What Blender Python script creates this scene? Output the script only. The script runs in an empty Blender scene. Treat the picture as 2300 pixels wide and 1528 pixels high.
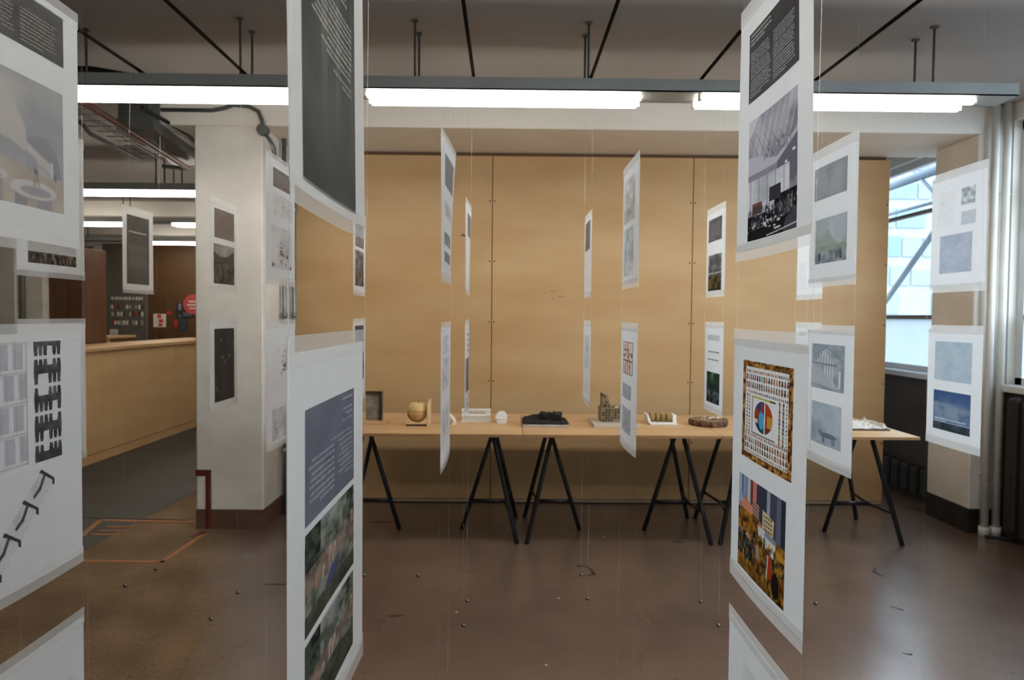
import bpy, bmesh, math, random
import numpy as np
from mathutils import Vector, Matrix

random.seed(7)
scene = bpy.context.scene
COL = scene.collection

# ------------------------------------------------------------------ camera
cam_d = bpy.data.cameras.new('camera')
cam = bpy.data.objects.new('camera', cam_d)
COL.objects.link(cam)
scene.camera = cam
cam_d.sensor_width = 36.0
cam_d.lens = 36.0 * 1480.0 / 2300.0
cam_d.shift_y = -0.00433
cam_d.clip_start = 0.05
cam_d.clip_end = 200
CR = Vector((0.99993, -0.008104, 0.008723))
CU = Vector((-0.008478, 0.029737, 0.999522))
CF = Vector((0.00836, 0.999525, -0.029666))
cam.matrix_world = Matrix(((CR.x, CU.x, -CF.x, 0.0), (CR.y, CU.y, -CF.y, 0.0), (CR.z, CU.z, -CF.z, 1.56), (0, 0, 0, 1)))
cam_d.dof.use_dof = True
cam_d.dof.focus_distance = 0.95
cam_d.dof.aperture_fstop = 10.0

# ------------------------------------------------------------------ world and exposure
SKY_STRENGTH = 8.4
LAMP_STRENGTH = 24.5
world = bpy.data.worlds.new('overcast_sky')
scene.world = world
world.use_nodes = True
wn = world.node_tree.nodes
wb = wn['Background']
wb.inputs[0].default_value = (0.71, 0.865, 1.0, 1)
wb.inputs[1].default_value = SKY_STRENGTH
scene.view_settings.view_transform = 'Standard'
scene.view_settings.look = 'None'
scene.view_settings.exposure = 0.0
scene.view_settings.gamma = 1.0
scene.view_settings.use_curve_mapping = False

# ------------------------------------------------------------------ helpers: colour and materials
def lin1(c):
    c = c / 255.0
    return c / 12.92 if c <= 0.04045 else ((c + 0.055) / 1.055) ** 2.4

def lin(r, g, b):
    return (lin1(r), lin1(g), lin1(b), 1.0)

MATS = {}
def mat(name, c1, c2=None, rough=0.6, metal=0.0, scale=4.0, stretch=(1, 1, 1), detail=4.0, spec=0.4, bump=0.0, contrast=(0.35, 0.65), coat=0.0):
    """Principled material whose colour wanders between two tones on object-space noise."""
    if name in MATS:
        return MATS[name]
    m = bpy.data.materials.new(name)
    m.use_nodes = True
    nt = m.node_tree
    p = nt.nodes['Principled BSDF']
    p.inputs['Roughness'].default_value = rough
    p.inputs['Metallic'].default_value = metal
    p.inputs['Specular IOR Level'].default_value = spec
    p.inputs['Coat Weight'].default_value = coat
    geo = nt.nodes.new('ShaderNodeNewGeometry')
    mp = nt.nodes.new('ShaderNodeMapping')
    mp.inputs['Scale'].default_value = stretch
    nt.links.new(geo.outputs['Position'], mp.inputs['Vector'])
    no = nt.nodes.new('ShaderNodeTexNoise')
    no.inputs['Scale'].default_value = scale
    no.inputs['Detail'].default_value = detail
    nt.links.new(mp.outputs['Vector'], no.inputs['Vector'])
    cr = nt.nodes.new('ShaderNodeValToRGB')
    cr.color_ramp.elements[0].position = contrast[0]
    cr.color_ramp.elements[1].position = contrast[1]
    a = lin(*c1)
    b = lin(*(c2 if c2 else tuple(min(255, v * 1.06 + 2) for v in c1)))
    cr.color_ramp.elements[0].color = a
    cr.color_ramp.elements[1].color = b
    nt.links.new(no.outputs['Fac'], cr.inputs['Fac'])
    nt.links.new(cr.outputs['Color'], p.inputs['Base Color'])
    if bump:
        bn = nt.nodes.new('ShaderNodeBump')
        bn.inputs['Strength'].default_value = bump
        bn.inputs['Distance'].default_value = 0.01
        nt.links.new(no.outputs['Fac'], bn.inputs['Height'])
        nt.links.new(bn.outputs['Normal'], p.inputs['Normal'])
    MATS[name] = m
    return m

def emit_mat(name, c, strength):
    m = bpy.data.materials.new(name)
    m.use_nodes = True
    p = m.node_tree.nodes['Principled BSDF']
    p.inputs['Base Color'].default_value = c
    p.inputs['Emission Color'].default_value = c
    p.inputs['Emission Strength'].default_value = strength
    MATS[name] = m
    return m

def mixed_clear_mat(name, c, clear, rough=0.3, gloss=False):
    """Part transparent, part pale scattering surface: nylon line, plastic strip, glass."""
    m = bpy.data.materials.new(name)
    m.use_nodes = True
    nt = m.node_tree
    p = nt.nodes['Principled BSDF']
    p.inputs['Base Color'].default_value = c
    p.inputs['Roughness'].default_value = rough
    out = nt.nodes['Material Output']
    tr = nt.nodes.new('ShaderNodeBsdfTransparent')
    mx = nt.nodes.new('ShaderNodeMixShader')
    mx.inputs[0].default_value = clear
    src = p
    if gloss:
        src = nt.nodes.new('ShaderNodeBsdfGlossy')
        src.inputs['Color'].default_value = c
        src.inputs['Roughness'].default_value = rough
    nt.links.new(src.outputs[0], mx.inputs[1])
    nt.links.new(tr.outputs[0], mx.inputs[2])
    nt.links.new(mx.outputs[0], out.inputs['Surface'])
    MATS[name] = m
    return m

# ------------------------------------------------------------------ helpers: meshes
ORG = {}
XF = [None]     # optional map applied to world coordinates while building

class MB:
    """Collects shapes in world coordinates; build() links them as ONE mesh object."""
    def __init__(s):
        s.v = []; s.f = []; s.sm = []
    def add(s, vs, fs, smooth=False):
        o = len(s.v)
        s.v += [tuple(p) for p in vs]
        s.f += [tuple(i + o for i in f) for f in fs]
        s.sm += [smooth] * len(fs)
        return s
    def box(s, x0, x1, y0, y1, z0, z1):
        vs = [(x, y, z) for z in (z0, z1) for y in (y0, y1) for x in (x0, x1)]
        return s.add(vs, [(0, 2, 3, 1), (4, 5, 7, 6), (0, 1, 5, 4), (2, 6, 7, 3), (0, 4, 6, 2), (1, 3, 7, 5)])
    def rbox(s, x0, x1, y0, y1, z0, z1, r=0.004, seg=1):
        bm = bmesh.new()
        bmesh.ops.create_cube(bm, size=1.0)
        for v in bm.verts:
            v.co = Vector(((x0 + x1) / 2 + v.co.x * (x1 - x0), (y0 + y1) / 2 + v.co.y * (y1 - y0), (z0 + z1) / 2 + v.co.z * (z1 - z0)))
        bmesh.ops.bevel(bm, geom=list(bm.edges), offset=r, segments=seg, affect='EDGES', profile=0.5)
        bm.verts.index_update()
        vs = [v.co[:] for v in bm.verts]
        fs = [[v.index for v in f.verts] for f in bm.faces]
        bm.free()
        return s.add(vs, fs)
    def prism(s, base, top):
        n = len(base)
        fs = [tuple(range(n - 1, -1, -1)), tuple(range(n, 2 * n))]
        fs += [(i, (i + 1) % n, n + (i + 1) % n, n + i) for i in range(n)]
        return s.add(list(base) + list(top), fs)
    def tube(s, pts, r, n=10, cap=True):
        pts = [Vector(p) for p in pts]
        rs = r if isinstance(r, (list, tuple)) else [r] * len(pts)
        t0 = (pts[1] - pts[0]).normalized()
        a = Vector((0, 0, 1)) if abs(t0.z) < 0.9 else Vector((1, 0, 0))
        nrm = t0.cross(a).normalized()
        vs = []
        for i, p in enumerate(pts):
            if i == 0: t = t0
            elif i == len(pts) - 1: t = (pts[i] - pts[i - 1]).normalized()
            else: t = ((pts[i + 1] - pts[i]).normalized() + (pts[i] - pts[i - 1]).normalized()).normalized()
            nrm = (nrm - t * nrm.dot(t)).normalized()
            b = t.cross(nrm)
            for k in range(n):
                w = 2 * math.pi * k / n
                vs.append(p + (nrm * math.cos(w) + b * math.sin(w)) * rs[i])
        fs = []
        for i in range(len(pts) - 1):
            for k in range(n):
                fs.append((i * n + k, i * n + (k + 1) % n, (i + 1) * n + (k + 1) % n, (i + 1) * n + k))
        o = len(s.v)
        s.add(vs, fs, True)
        if cap:
            s.f.append(tuple(o + k for k in range(n - 1, -1, -1))); s.sm.append(False)
            m = o + (len(pts) - 1) * n
            s.f.append(tuple(m + k for k in range(n))); s.sm.append(False)
        return s
    def lathe(s, c, prof, n=24, sx=1.0, sy=1.0, wob=None):
        vs = []
        for (r, z) in prof:
            for k in range(n):
                w = 2 * math.pi * k / n
                q = wob(w) if wob else 1.0
                vs.append((c[0] + r * q * sx * math.cos(w), c[1] + r * q * sy * math.sin(w), c[2] + z))
        fs = []
        for i in range(len(prof) - 1):
            for k in range(n):
                fs.append((i * n + k, i * n + (k + 1) % n, (i + 1) * n + (k + 1) % n, (i + 1) * n + k))
        o = len(s.v)
        s.add(vs, fs, True)
        if prof[0][0] > 1e-4:
            s.f.append(tuple(o + k for k in range(n - 1, -1, -1))); s.sm.append(False)
        if prof[-1][0] > 1e-4:
            m = o + (len(prof) - 1) * n
            s.f.append(tuple(m + k for k in range(n))); s.sm.append(False)
        return s
    def ball(s, c, r, n=16, sx=1, sy=1, sz=1):
        m = n // 2
        prof = [(r * math.sin(math.pi * i / m) + 1e-5, -r * sz * math.cos(math.pi * i / m)) for i in range(m + 1)]
        return s.lathe(c, prof, n, sx, sy)
    def grid(s, fn, nu, nv, smooth=True):
        vs = [fn(i / nu, j / nv) for j in range(nv + 1) for i in range(nu + 1)]
        fs = [(j * (nu + 1) + i, j * (nu + 1) + i + 1, (j + 1) * (nu + 1) + i + 1, (j + 1) * (nu + 1) + i) for j in range(nv) for i in range(nu)]
        return s.add(vs, fs, smooth)
    def build(s, name, m, parent=None):
        me = bpy.data.meshes.new(name)
        vs = np.array(s.v, dtype=float)
        if XF[0]: vs = XF[0](vs)
        if parent is not None:
            org = ORG[parent]
        else:
            lo = vs.min(0); hi = vs.max(0)
            org = np.array([(lo[0] + hi[0]) / 2, (lo[1] + hi[1]) / 2, lo[2]])
        vs = vs - org
        me.from_pydata([tuple(p) for p in vs], [], s.f)
        me.polygons.foreach_set('use_smooth', s.sm)
        me.materials.append(m)
        me.update()
        o = bpy.data.objects.new(name, me)
        COL.objects.link(o)
        if parent is not None:
            o.parent = parent
        else:
            o.location = org
        ORG[o] = org
        return o

def tag(o, label=None, cat=None, group=None, kind=None):
    if label: o['label'] = label
    if cat: o['category'] = cat
    if group: o['group'] = group
    if kind: o['kind'] = kind
    return o

def thing(name, loc, label, cat, group=None):
    o = bpy.data.objects.new(name, None)
    o.empty_display_size = 0.05
    if XF[0]: loc = tuple(XF[0](np.array([loc], dtype=float))[0])
    COL.objects.link(o)
    o.location = loc
    ORG[o] = np.array(loc, dtype=float)
    return tag(o, label, cat, group)

def struct(name, mb, m, label=None, parent=None):
    o = mb.build(name, m, parent)
    if parent is None:
        tag(o, label, None, None, 'structure')
    return o

# ------------------------------------------------------------------ materials
M = dict(
    ceiling=mat('ceiling_paint', (166, 162, 159), (174, 170, 167), 0.85, scale=1.2),
    white=mat('white_wall_paint', (230, 226, 217), (236, 232, 224), 0.7, scale=2.5, bump=0.05),
    pillar=mat('worn_white_paint', (216, 211, 203), (234, 230, 223), 0.7, scale=3.0, detail=8, bump=0.15),
    brownskirt=mat('brown_skirting_paint', (98, 72, 60), (110, 82, 68), 0.5, scale=6),
    darkskirt=mat('black_skirting_paint', (34, 30, 28), (46, 41, 38), 0.55, scale=6),
    shadewall=mat('brown_wall_in_shade', (62, 52, 46), (74, 62, 54), 0.6, scale=3),  # shade below the window sill put into the wall colour
    ply=mat('birch_plywood', (187, 149, 103), (200, 167, 122), 0.5, scale=1.6, stretch=(0.7, 1.0, 2.2), detail=6, contrast=(0.3, 0.7), spec=0.35),
    plytop=mat('birch_tabletop', (204, 164, 118), (218, 181, 136), 0.42, scale=3.0, stretch=(0.5, 2.0, 1.0), detail=6, spec=0.4),
    plyedge=mat('plywood_edge', (158, 118, 80), (178, 136, 94), 0.6, scale=40, stretch=(0.1, 1, 3)),
    counter=mat('counter_plywood', (222, 182, 132), (232, 195, 146), 0.5, scale=1.8, stretch=(1, 0.6, 2.0), detail=6),
    brownwood=mat('dark_brown_wood', (92, 62, 42), (108, 76, 52), 0.5, scale=2, stretch=(3, 3, 0.5)),
    screw=mat('dark_screw', (60, 46, 32), rough=0.4, metal=0.6),
    black=mat('black_steel_paint', (26, 27, 30), (34, 36, 40), 0.35, scale=30, spec=0.5),
    hanger=mat('dull_steel_hanger', (84, 80, 75), (96, 92, 86), 0.5, scale=9),
    channel=mat('blue_grey_steel', (154, 160, 160), (164, 170, 170), 0.45, scale=3, spec=0.5),
    rod=mat('dark_steel_rod', (22, 19, 16), (30, 26, 22), 0.9, scale=12, spec=0.0),
    galv=mat('galvanised_steel', (120, 124, 124), (146, 150, 150), 0.4, metal=0.7, scale=9),
    duct=mat('grey_duct_steel', (92, 94, 92), (112, 114, 110), 0.45, metal=0.5, scale=5),
    darkmetal=mat('dark_cable_tray', (52, 42, 36), (66, 54, 46), 0.5, metal=0.3, scale=8),
    cable=mat('black_cable', (30, 28, 28), rough=0.6),
    steel=mat('polished_steel_ball', (120, 116, 116), rough=0.2, metal=1.0),
    paper=mat('white_paper', (226, 224, 224), (230, 228, 228), 0.75, scale=60, spec=0.2),
    cream=mat('cream_pipe_paint', (214, 212, 206), (224, 222, 216), 0.45, scale=6),
    winframe=mat('white_window_frame', (204, 208, 212), (214, 218, 222), 0.5, scale=4),
    grey_floor=mat('grey_lino', (62, 58, 52), (72, 67, 60), 0.65, scale=2.5, detail=6),
    orange=mat('orange_tape', (178, 112, 58), (150, 104, 64), 0.7, scale=14, contrast=(0.4, 0.6)),
    redline=mat('red_brown_paint_line', (96, 34, 24), (110, 44, 32), 0.6, scale=14),
    holder=mat('white_lamp_holder', (214, 212, 204), rough=0.5),
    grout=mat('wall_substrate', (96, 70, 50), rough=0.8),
)
M['tube'] = emit_mat('lit_fluorescent_tube', (1.0, 0.935, 0.83, 1), LAMP_STRENGTH)
M['line'] = mixed_clear_mat('clear_nylon_line', (0.95, 0.95, 0.95, 1), 0.80, 0.18, gloss=True)
M['glass'] = mixed_clear_mat('window_glass', (0.9, 0.95, 1.0, 1), 0.93, 0.05, gloss=True)
def scatter_mat(name, c, thru, clear=0.0, rough=0.75):
    """Thin sheet that lets light scatter through: paper, frosted film."""
    m = bpy.data.materials.new(name)
    m.use_nodes = True
    nt = m.node_tree
    p = nt.nodes['Principled BSDF']
    p.inputs['Base Color'].default_value = c
    p.inputs['Roughness'].default_value = rough
    p.inputs['Specular IOR Level'].default_value = 0.2
    no = nt.nodes.new('ShaderNodeTexNoise'); no.inputs['Scale'].default_value = 40
    geo = nt.nodes.new('ShaderNodeNewGeometry'); nt.links.new(geo.outputs['Position'], no.inputs['Vector'])
    mc = nt.nodes.new('ShaderNodeMix'); mc.data_type = 'RGBA'
    mc.inputs['A'].default_value = c; mc.inputs['B'].default_value = tuple(v * .95 for v in c[:3]) + (1,)
    nt.links.new(no.outputs['Fac'], mc.inputs['Factor'])
    nt.links.new(mc.outputs['Result'], p.inputs['Base Color'])
    t = nt.nodes.new('ShaderNodeBsdfTranslucent'); nt.links.new(mc.outputs['Result'], t.inputs['Color'])
    mx = nt.nodes.new('ShaderNodeMixShader'); mx.inputs[0].default_value = thru
    nt.links.new(p.outputs[0], mx.inputs[1]); nt.links.new(t.outputs[0], mx.inputs[2])
    last = mx
    if clear:
        tr = nt.nodes.new('ShaderNodeBsdfTransparent'); m2 = nt.nodes.new('ShaderNodeMixShader'); m2.inputs[0].default_value = clear
        nt.links.new(mx.outputs[0], m2.inputs[1]); nt.links.new(tr.outputs[0], m2.inputs[2]); last = m2
    nt.links.new(last.outputs[0], nt.nodes['Material Output'].inputs['Surface'])
    MATS[name] = m
    return m
M['frost'] = scatter_mat('frosted_window_film', (0.42, 0.46, 0.48, 1), 0.8, 0.25)
M['strip'] = scatter_mat('clear_plastic_strip', (0.92, 0.90, 0.87, 1), 0.5, 0.66, 0.4)
M['paper'] = scatter_mat('thin_white_paper', lin(246, 245, 244), 0.60)

def ink_material():
    """Printed ink: a dye film on the paper that filters the light leaving the sheet."""
    m = bpy.data.materials.new('printed_ink')
    m.use_nodes = True
    nt = m.node_tree
    nt.nodes.remove(nt.nodes['Principled BSDF'])
    a = nt.nodes.new('ShaderNodeAttribute')
    a.attribute_name = 'ink'
    t = nt.nodes.new('ShaderNodeBsdfTransparent')
    nt.links.new(a.outputs['Color'], t.inputs['Color'])
    g = nt.nodes.new('ShaderNodeBsdfGlossy')
    g.inputs['Roughness'].default_value = 0.45
    mx = nt.nodes.new('ShaderNodeMixShader')
    mx.inputs[0].default_value = 0.012
    nt.links.new(t.outputs[0], mx.inputs[1]); nt.links.new(g.outputs[0], mx.inputs[2])
    nt.links.new(mx.outputs[0], nt.nodes['Material Output'].inputs['Surface'])
    return m
M['ink'] = ink_material()

def floor_material():
    m = bpy.data.materials.new('painted_concrete_floor')
    m.use_nodes = True
    nt = m.node_tree
    N = nt.nodes.new
    L = nt.links.new
    p = nt.nodes['Principled BSDF']
    geo = N('ShaderNodeNewGeometry')
    sep = N('ShaderNodeSeparateXYZ')
    L(geo.outputs['Position'], sep.inputs[0])
    def noise(scale, detail, sc=(1, 1, 1)):
        mp = N('ShaderNodeMapping'); mp.inputs['Scale'].default_value = sc
        L(geo.outputs['Position'], mp.inputs['Vector'])
        n = N('ShaderNodeTexNoise'); n.inputs['Scale'].default_value = scale; n.inputs['Detail'].default_value = detail
        L(mp.outputs[0], n.inputs['Vector'])
        return n.outputs['Fac']
    def ramp(fac, p0, c0, p1, c1):
        r = N('ShaderNodeValToRGB')
        r.color_ramp.elements[0].position = p0; r.color_ramp.elements[0].color = c0
        r.color_ramp.elements[1].position = p1; r.color_ramp.elements[1].color = c1
        L(fac, r.inputs[0])
        return r.outputs[0]
    def mix(fac, a, b):
        x = N('ShaderNodeMix'); x.data_type = 'RGBA'
        L(fac, x.inputs['Factor']); L(a, x.inputs['A']); L(b, x.inputs['B'])
        return x.outputs['Result']
    def math2(op, a, b):
        x = N('ShaderNodeMath'); x.operation = op
        for i, q in enumerate((a, b)):
            if isinstance(q, (int, float)): x.inputs[i].default_value = q
            else: L(q, x.inputs[i])
        return x.outputs[0]
    big = noise(0.9, 5)
    brown = ramp(big, 0.3, lin(103, 82, 71), 0.7, lin(117, 94, 82))
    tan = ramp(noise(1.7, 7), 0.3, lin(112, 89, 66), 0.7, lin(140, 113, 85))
    # unpainted tan concrete on the left, lamplight and a reflection's edge put into its colour: x + 0.44*y + wobble below a line
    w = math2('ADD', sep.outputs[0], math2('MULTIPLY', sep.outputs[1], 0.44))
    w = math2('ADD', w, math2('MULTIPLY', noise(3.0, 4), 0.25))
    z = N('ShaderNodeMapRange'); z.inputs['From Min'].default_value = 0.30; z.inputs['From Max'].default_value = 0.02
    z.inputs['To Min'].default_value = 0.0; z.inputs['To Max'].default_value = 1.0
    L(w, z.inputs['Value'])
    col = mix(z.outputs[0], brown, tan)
    # scuffs: short dark streaks and specks, pale chips
    sc = ramp(noise(11.0, 4, (0.6, 2.0, 1)), 0.67, (0, 0, 0, 1), 0.74, (1, 1, 1, 1))
    sc2 = ramp(noise(22.0, 2, (0.8, 1.6, 1)), 0.69, (0, 0, 0, 1), 0.75, (1, 1, 1, 1))
    dark = N('ShaderNodeRGB'); dark.outputs[0].default_value = lin(76, 61, 53)
    dark2 = N('ShaderNodeRGB'); dark2.outputs[0].default_value = lin(60, 48, 42)
    h = math2('MULTIPLY', sc, 0.28)
    col = mix(h, col, dark.outputs[0])
    col = mix(math2('MULTIPLY', sc2, 0.7), col, dark2.outputs[0])
    # fine grain, faint cloudy wear and pale dust
    gr = ramp(noise(60.0, 3), 0.3, (0.82, 0.82, 0.82, 1), 0.72, (1.12, 1.12, 1.12, 1))
    cl = ramp(noise(3.5, 8), 0.3, (0.84, 0.83, 0.82, 1), 0.68, (1.10, 1.11, 1.11, 1))
    for q in (gr, cl):
        x = N('ShaderNodeMix'); x.data_type = 'RGBA'; x.blend_type = 'MULTIPLY'; x.inputs['Factor'].default_value = 1.0
        L(col, x.inputs['A']); L(q, x.inputs['B']); col = x.outputs['Result']
    sc3 = ramp(noise(34.0, 2, (0.5, 1.2, 1)), 0.72, (0, 0, 0, 1), 0.76, (1, 1, 1, 1))
    pale = N('ShaderNodeRGB'); pale.outputs[0].default_value = lin(168, 150, 138)
    col = mix(math2('MULTIPLY', sc3, 0.35), col, pale.outputs[0])
    L(col, p.inputs['Base Color'])
    r = N('ShaderNodeMapRange'); r.inputs['To Min'].default_value = 0.18; r.inputs['To Max'].default_value = 0.46
    L(noise(2.2, 8), r.inputs['Value'])
    L(math2('ADD', r.outputs[0], math2('MULTIPLY', z.outputs[0], 0.45)), p.inputs['Roughness'])
    sp = math2('SUBTRACT', 1.0, math2('MULTIPLY', z.outputs[0], 0.85))
    L(sp, p.inputs['Specular IOR Level'])
    L(math2('SUBTRACT', 0.7, math2('MULTIPLY', z.outputs[0], 0.7)), p.inputs['Coat Weight'])
    p.inputs['Coat Roughness'].default_value = 0.24
    bn = N('ShaderNodeBump'); bn.inputs['Strength'].default_value = 0.22; bn.inputs['Distance'].default_value = 0.004
    L(noise(14, 8), bn.inputs['Height'])
    L(bn.outputs[0], p.inputs['Normal'])
    return m
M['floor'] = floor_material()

# ------------------------------------------------------------------ the setting
CEIL = 3.10
BEAM = 2.90
XR = 3.60          # right (window) wall
YB = 5.45          # plywood back wall
YC = 4.75          # front of columns and beam
YF = 12.0          # far wall of the room beyond
XL = -10.0
YN = -5.0

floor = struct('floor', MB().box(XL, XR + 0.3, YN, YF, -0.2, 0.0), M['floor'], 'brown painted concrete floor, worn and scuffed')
struct('ceiling', MB().box(XL, XR + 0.3, YN, YF + .3, CEIL, CEIL + 0.2), M['ceiling'], 'flat taupe ceiling above the lamps')
struct('wall_left', MB().box(XL - 0.2, XL, YN, YF, 0, CEIL), M['white'], 'white wall far to the left')
struct('wall_rear', MB().box(XL, XR + .3, YN - 0.2, YN, 0, CEIL), M['white'], 'white wall behind the viewer')
struct('wall_partition', MB().box(-0.55, -0.40, YB + 0.12, YF, 0, CEIL), M['white'], 'white partition behind the plywood wall')
struct('wall_niche', MB().box(-0.40, XR + .3, 8.0, 8.15, 0, CEIL), M['white'], 'white end wall of the window niche')

# plywood wall: three boards on a frame, screws along the joints
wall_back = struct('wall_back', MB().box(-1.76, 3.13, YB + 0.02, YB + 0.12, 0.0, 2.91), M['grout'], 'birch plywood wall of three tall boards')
PJ = [-1.765, -0.125, 1.530, 3.157]
scr = None
for i in range(3):
    a, b = PJ[i] + 0.003, PJ[i + 1] - 0.003
    pb = MB().rbox(a, b, YB, YB + 0.02, 0.035, 2.872, 0.002).build('plywood_panel', M['ply'], wall_back)
    for xs in (a + 0.016, b - 0.016):
        for z in (0.52, 1.02, 1.51, 2.01, 2.505):
            if scr is None:
                scr = MB().lathe((0, 0, 0), [(0.0065, 0), (0.0065, 0.0012), (0.003, 0.0016)], 8)
                sm = bpy.data.meshes.new('screw')
                vs = np.array(scr.v); vs = vs[:, [0, 2, 1]] * np.array([1, -1, 1])
                sm.from_pydata([tuple(q) for q in vs], [], scr.f)
                sm.materials.append(M['screw'])
            o = bpy.data.objects.new('screw', sm)
            COL.objects.link(o); o.parent = pb
            w = np.array((xs, YB - 0.0002, z)) - ORG[pb]
            o.location = w
MB().box(-1.75, 3.15, YB + 0.002, YB + 0.02, 0.010, 0.03).build('base_strip', mat('base_strip_wood', (170, 150, 126), rough=.6), wall_back)
for x, z in ((-0.01 + .38, 1.77), (.40, 1.77), (.375, 1.71), (.435, 1.725), (.455, 1.725)):
    o = MB().tube([(x, YB + 0.001, z), (x, YB - 0.0012, z)], 0.005, 8).build('screw', M['screw'], wall_back)

b_ = MB()
for (xa, za), (xb, zb_) in (((-.385, 2.215), (-.365, 2.232)), ((-.365, 2.232), (-.352, 2.218)), ((-.352, 2.218), (-.335, 2.224)), ((-.375, 2.222), (-.345, 2.212))):
    b_.tube([(xa, YB - .0005, za), (xb, YB - .0005, zb_)], .003, 5)
b_.build('pencil_scribble', M['screw'], wall_back)

# beam and columns
struct('trim_1', MB().rbox(-2.48, XR, YC, YB + 0.02, BEAM, CEIL, 0.006), M['white'], 'white painted ceiling beam over the plywood wall')
def column(name, label, x0, x1, y1, skirt, sh):
    c = struct(name, MB().rbox(x0, x1, YC, y1, sh, BEAM, 0.008), M['pillar'], label)
    MB().box(x0 - 0.002, x1 + 0.002, YC - 0.002, y1, 0, sh).build('skirting', skirt, c)
    return c
col_l = column('wall_column_left', 'scuffed white concrete column with brown skirting', -2.235, -1.752, YB, M['brownskirt'], 0.135)
col_r = column('wall_column_right', 'white column beside the window with black skirting', 3.385, XR, 5.23, M['darkskirt'], 0.175)
# red-brown keep-clear line painted on the left column
ln = MB()
ln.box(-2.238, -2.125, YC - 0.004, YC - 0.002, 0.385, 0.43)
ln.box(-2.165, -2.125, YC - 0.006, YC - 0.002, 0.0, 0.43)
ln.build('painted_line', M['redline'], col_l)

# right wall with windows: piers, sill wall, head
SILL, HEAD = 1.10, 2.98
wr = MB()
wr.box(XR, XR + 0.25, YN, 8.0, 0, SILL - 0.05)
wall_right = struct('wall_right', wr, M['shadewall'], 'lower wall under the windows on the right, shade painted in')
wr = MB()
wr.box(XR, XR + 0.25, YN, 8.0, HEAD, CEIL)
wr.box(XR, XR + 0.25, 4.70, 5.32, SILL - 0.05, HEAD)
wr.box(XR, XR + 0.25, YN, 0.05, SILL - 0.05, HEAD)
wr.build('window_piers', M['white'], wall_right)
def window(name, y0, y1, label, mull):
    w = struct(name, MB().rbox(XR - 0.06, XR + 0.2, y0, y1, SILL - 0.05, SILL, 0.006), M['winframe'], label)
    f = MB()
    x0, x1 = XR + 0.06, XR + 0.11
    f.box(x0, x1, y0, y1, SILL, SILL + 0.05); f.box(x0, x1, y0, y1, HEAD - 0.06, HEAD)
    f.box(x0, x1, y0, y0 + 0.06, SILL, HEAD); f.box(x0, x1, y1 - 0.06, y1, SILL, HEAD)
    f.build('window_frame', M['winframe'], w)
    ys = [y0 + 0.06] + mull + [y1 - 0.06]
    for ym in mull:
        MB().box(x0, x1, ym - 0.025, ym + 0.025, SILL + .05, HEAD - .06).build('mullion', M['winframe'], w)
    MB().box(x0, x1, y0 + .06, y1 - .06, 1.565, 1.60).build('transom', mat('dark_transom', (120, 112, 104), rough=.5), w)
    MB().box(x0, x1, y0 + .06, y1 - .06, 2.495, 2.525).build('transom', MATS['dark_transom'], w)
    for a, b in zip(ys[:-1], ys[1:]):
        for (z0, z1, mm) in ((SILL + 0.05, 1.565, 'frost'), (1.60, 2.495, 'glass'), (2.525, HEAD - 0.06, 'glass')):
            MB().box(x0 + 0.02, x0 + 0.026, a + 0.026, b - 0.026, z0, z1).build('pane', M[mm], w)
    # a sampling portal in the opening (emits nothing itself)
    ld = bpy.data.lights.new('portal', 'AREA'); ld.shape = 'RECTANGLE'
    ld.size = y1 - y0; ld.size_y = HEAD - SILL
    lo = bpy.data.objects.new('portal', ld); COL.objects.link(lo)
    lo.location = (XR + 0.24, (y0 + y1) / 2, (SILL + HEAD) / 2)
    lo.rotation_euler = (math.radians(90), 0, math.radians(90))
    ld.cycles.is_portal = True
    return w
window('window_1', 5.32, 8.0, 'tall window beyond the plywood wall', [6.65])
window('window_2', 0.05, 4.70, 'wide window beside the radiator pipes', [1.2, 2.35, 3.5])

# far wall beyond the left opening, with a second and third beam
wf = struct('wall_far', MB().box(XL, -0.4, YF, YF + 0.2, 0, CEIL), M['white'], 'far wall behind the plywood counters')
struct('trim_2', MB().box(XL, -0.55, 9.2, 9.6, BEAM, CEIL), M['white'], 'white ceiling beam deep in the room beyond')
struct('trim_3', MB().box(XL, -0.55, 11.45, YF, BEAM, CEIL), M['white'], 'white ceiling beam along the far wall')

# floor finishes and markings
FG = mat('grey_lino', (80, 76, 70))
MB().prism([(-2.76, 4.32, 0.0), (-2.72, 5.75, 0.0), (-2.72, YF, 0.0), (-9.9, YF, 0.0), (-9.9, 4.32, 0.0)][::-1],
           [(-2.76, 4.32, 0.002), (-2.72, 5.75, 0.002), (-2.72, YF, 0.002), (-9.9, YF, 0.002), (-9.9, 4.32, 0.002)][::-1]).build('grey_floor_covering', M['grey_floor'], floor)
def strip(a, b, w, m, name='tape_line', z=0.0025):
    a = Vector((a[0], a[1], 0)); b = Vector((b[0], b[1], 0))
    t = (b - a).normalized(); n = Vector((-t.y, t.x, 0)) * w / 2
    q = [a - n, b - n, b + n, a + n]
    return MB().prism([(p.x, p.y, 0.0) for p in q], [(p.x, p.y, z) for p in q]).build(name, m, floor)
strip((-3.6, 4.13), (-2.13, 4.10), 0.035, M['orange'])
strip((-2.145, 4.09), (-2.125, 4.66), 0.035, M['orange'])
strip((-2.94, 4.55), (-3.03, 4.91), 0.04, M['orange'], z=0.004)
strip((-3.03, 4.92), (-2.29, 4.90), 0.04, M['orange'], z=0.004)
strip((-3.4, 4.995), (-2.24, 4.93), 0.014, M['darkskirt'], 'floor_seam', z=0.0045)
for k in range(3):
    strip((-2.90, 4.60 + k * .085), (-2.72 + k * .01, 4.60 + k * .085), 0.025, M['orange'], z=0.004)
strip((-2.13, 4.66), (-2.20, 4.58), 0.04, M['redline'])
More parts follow.
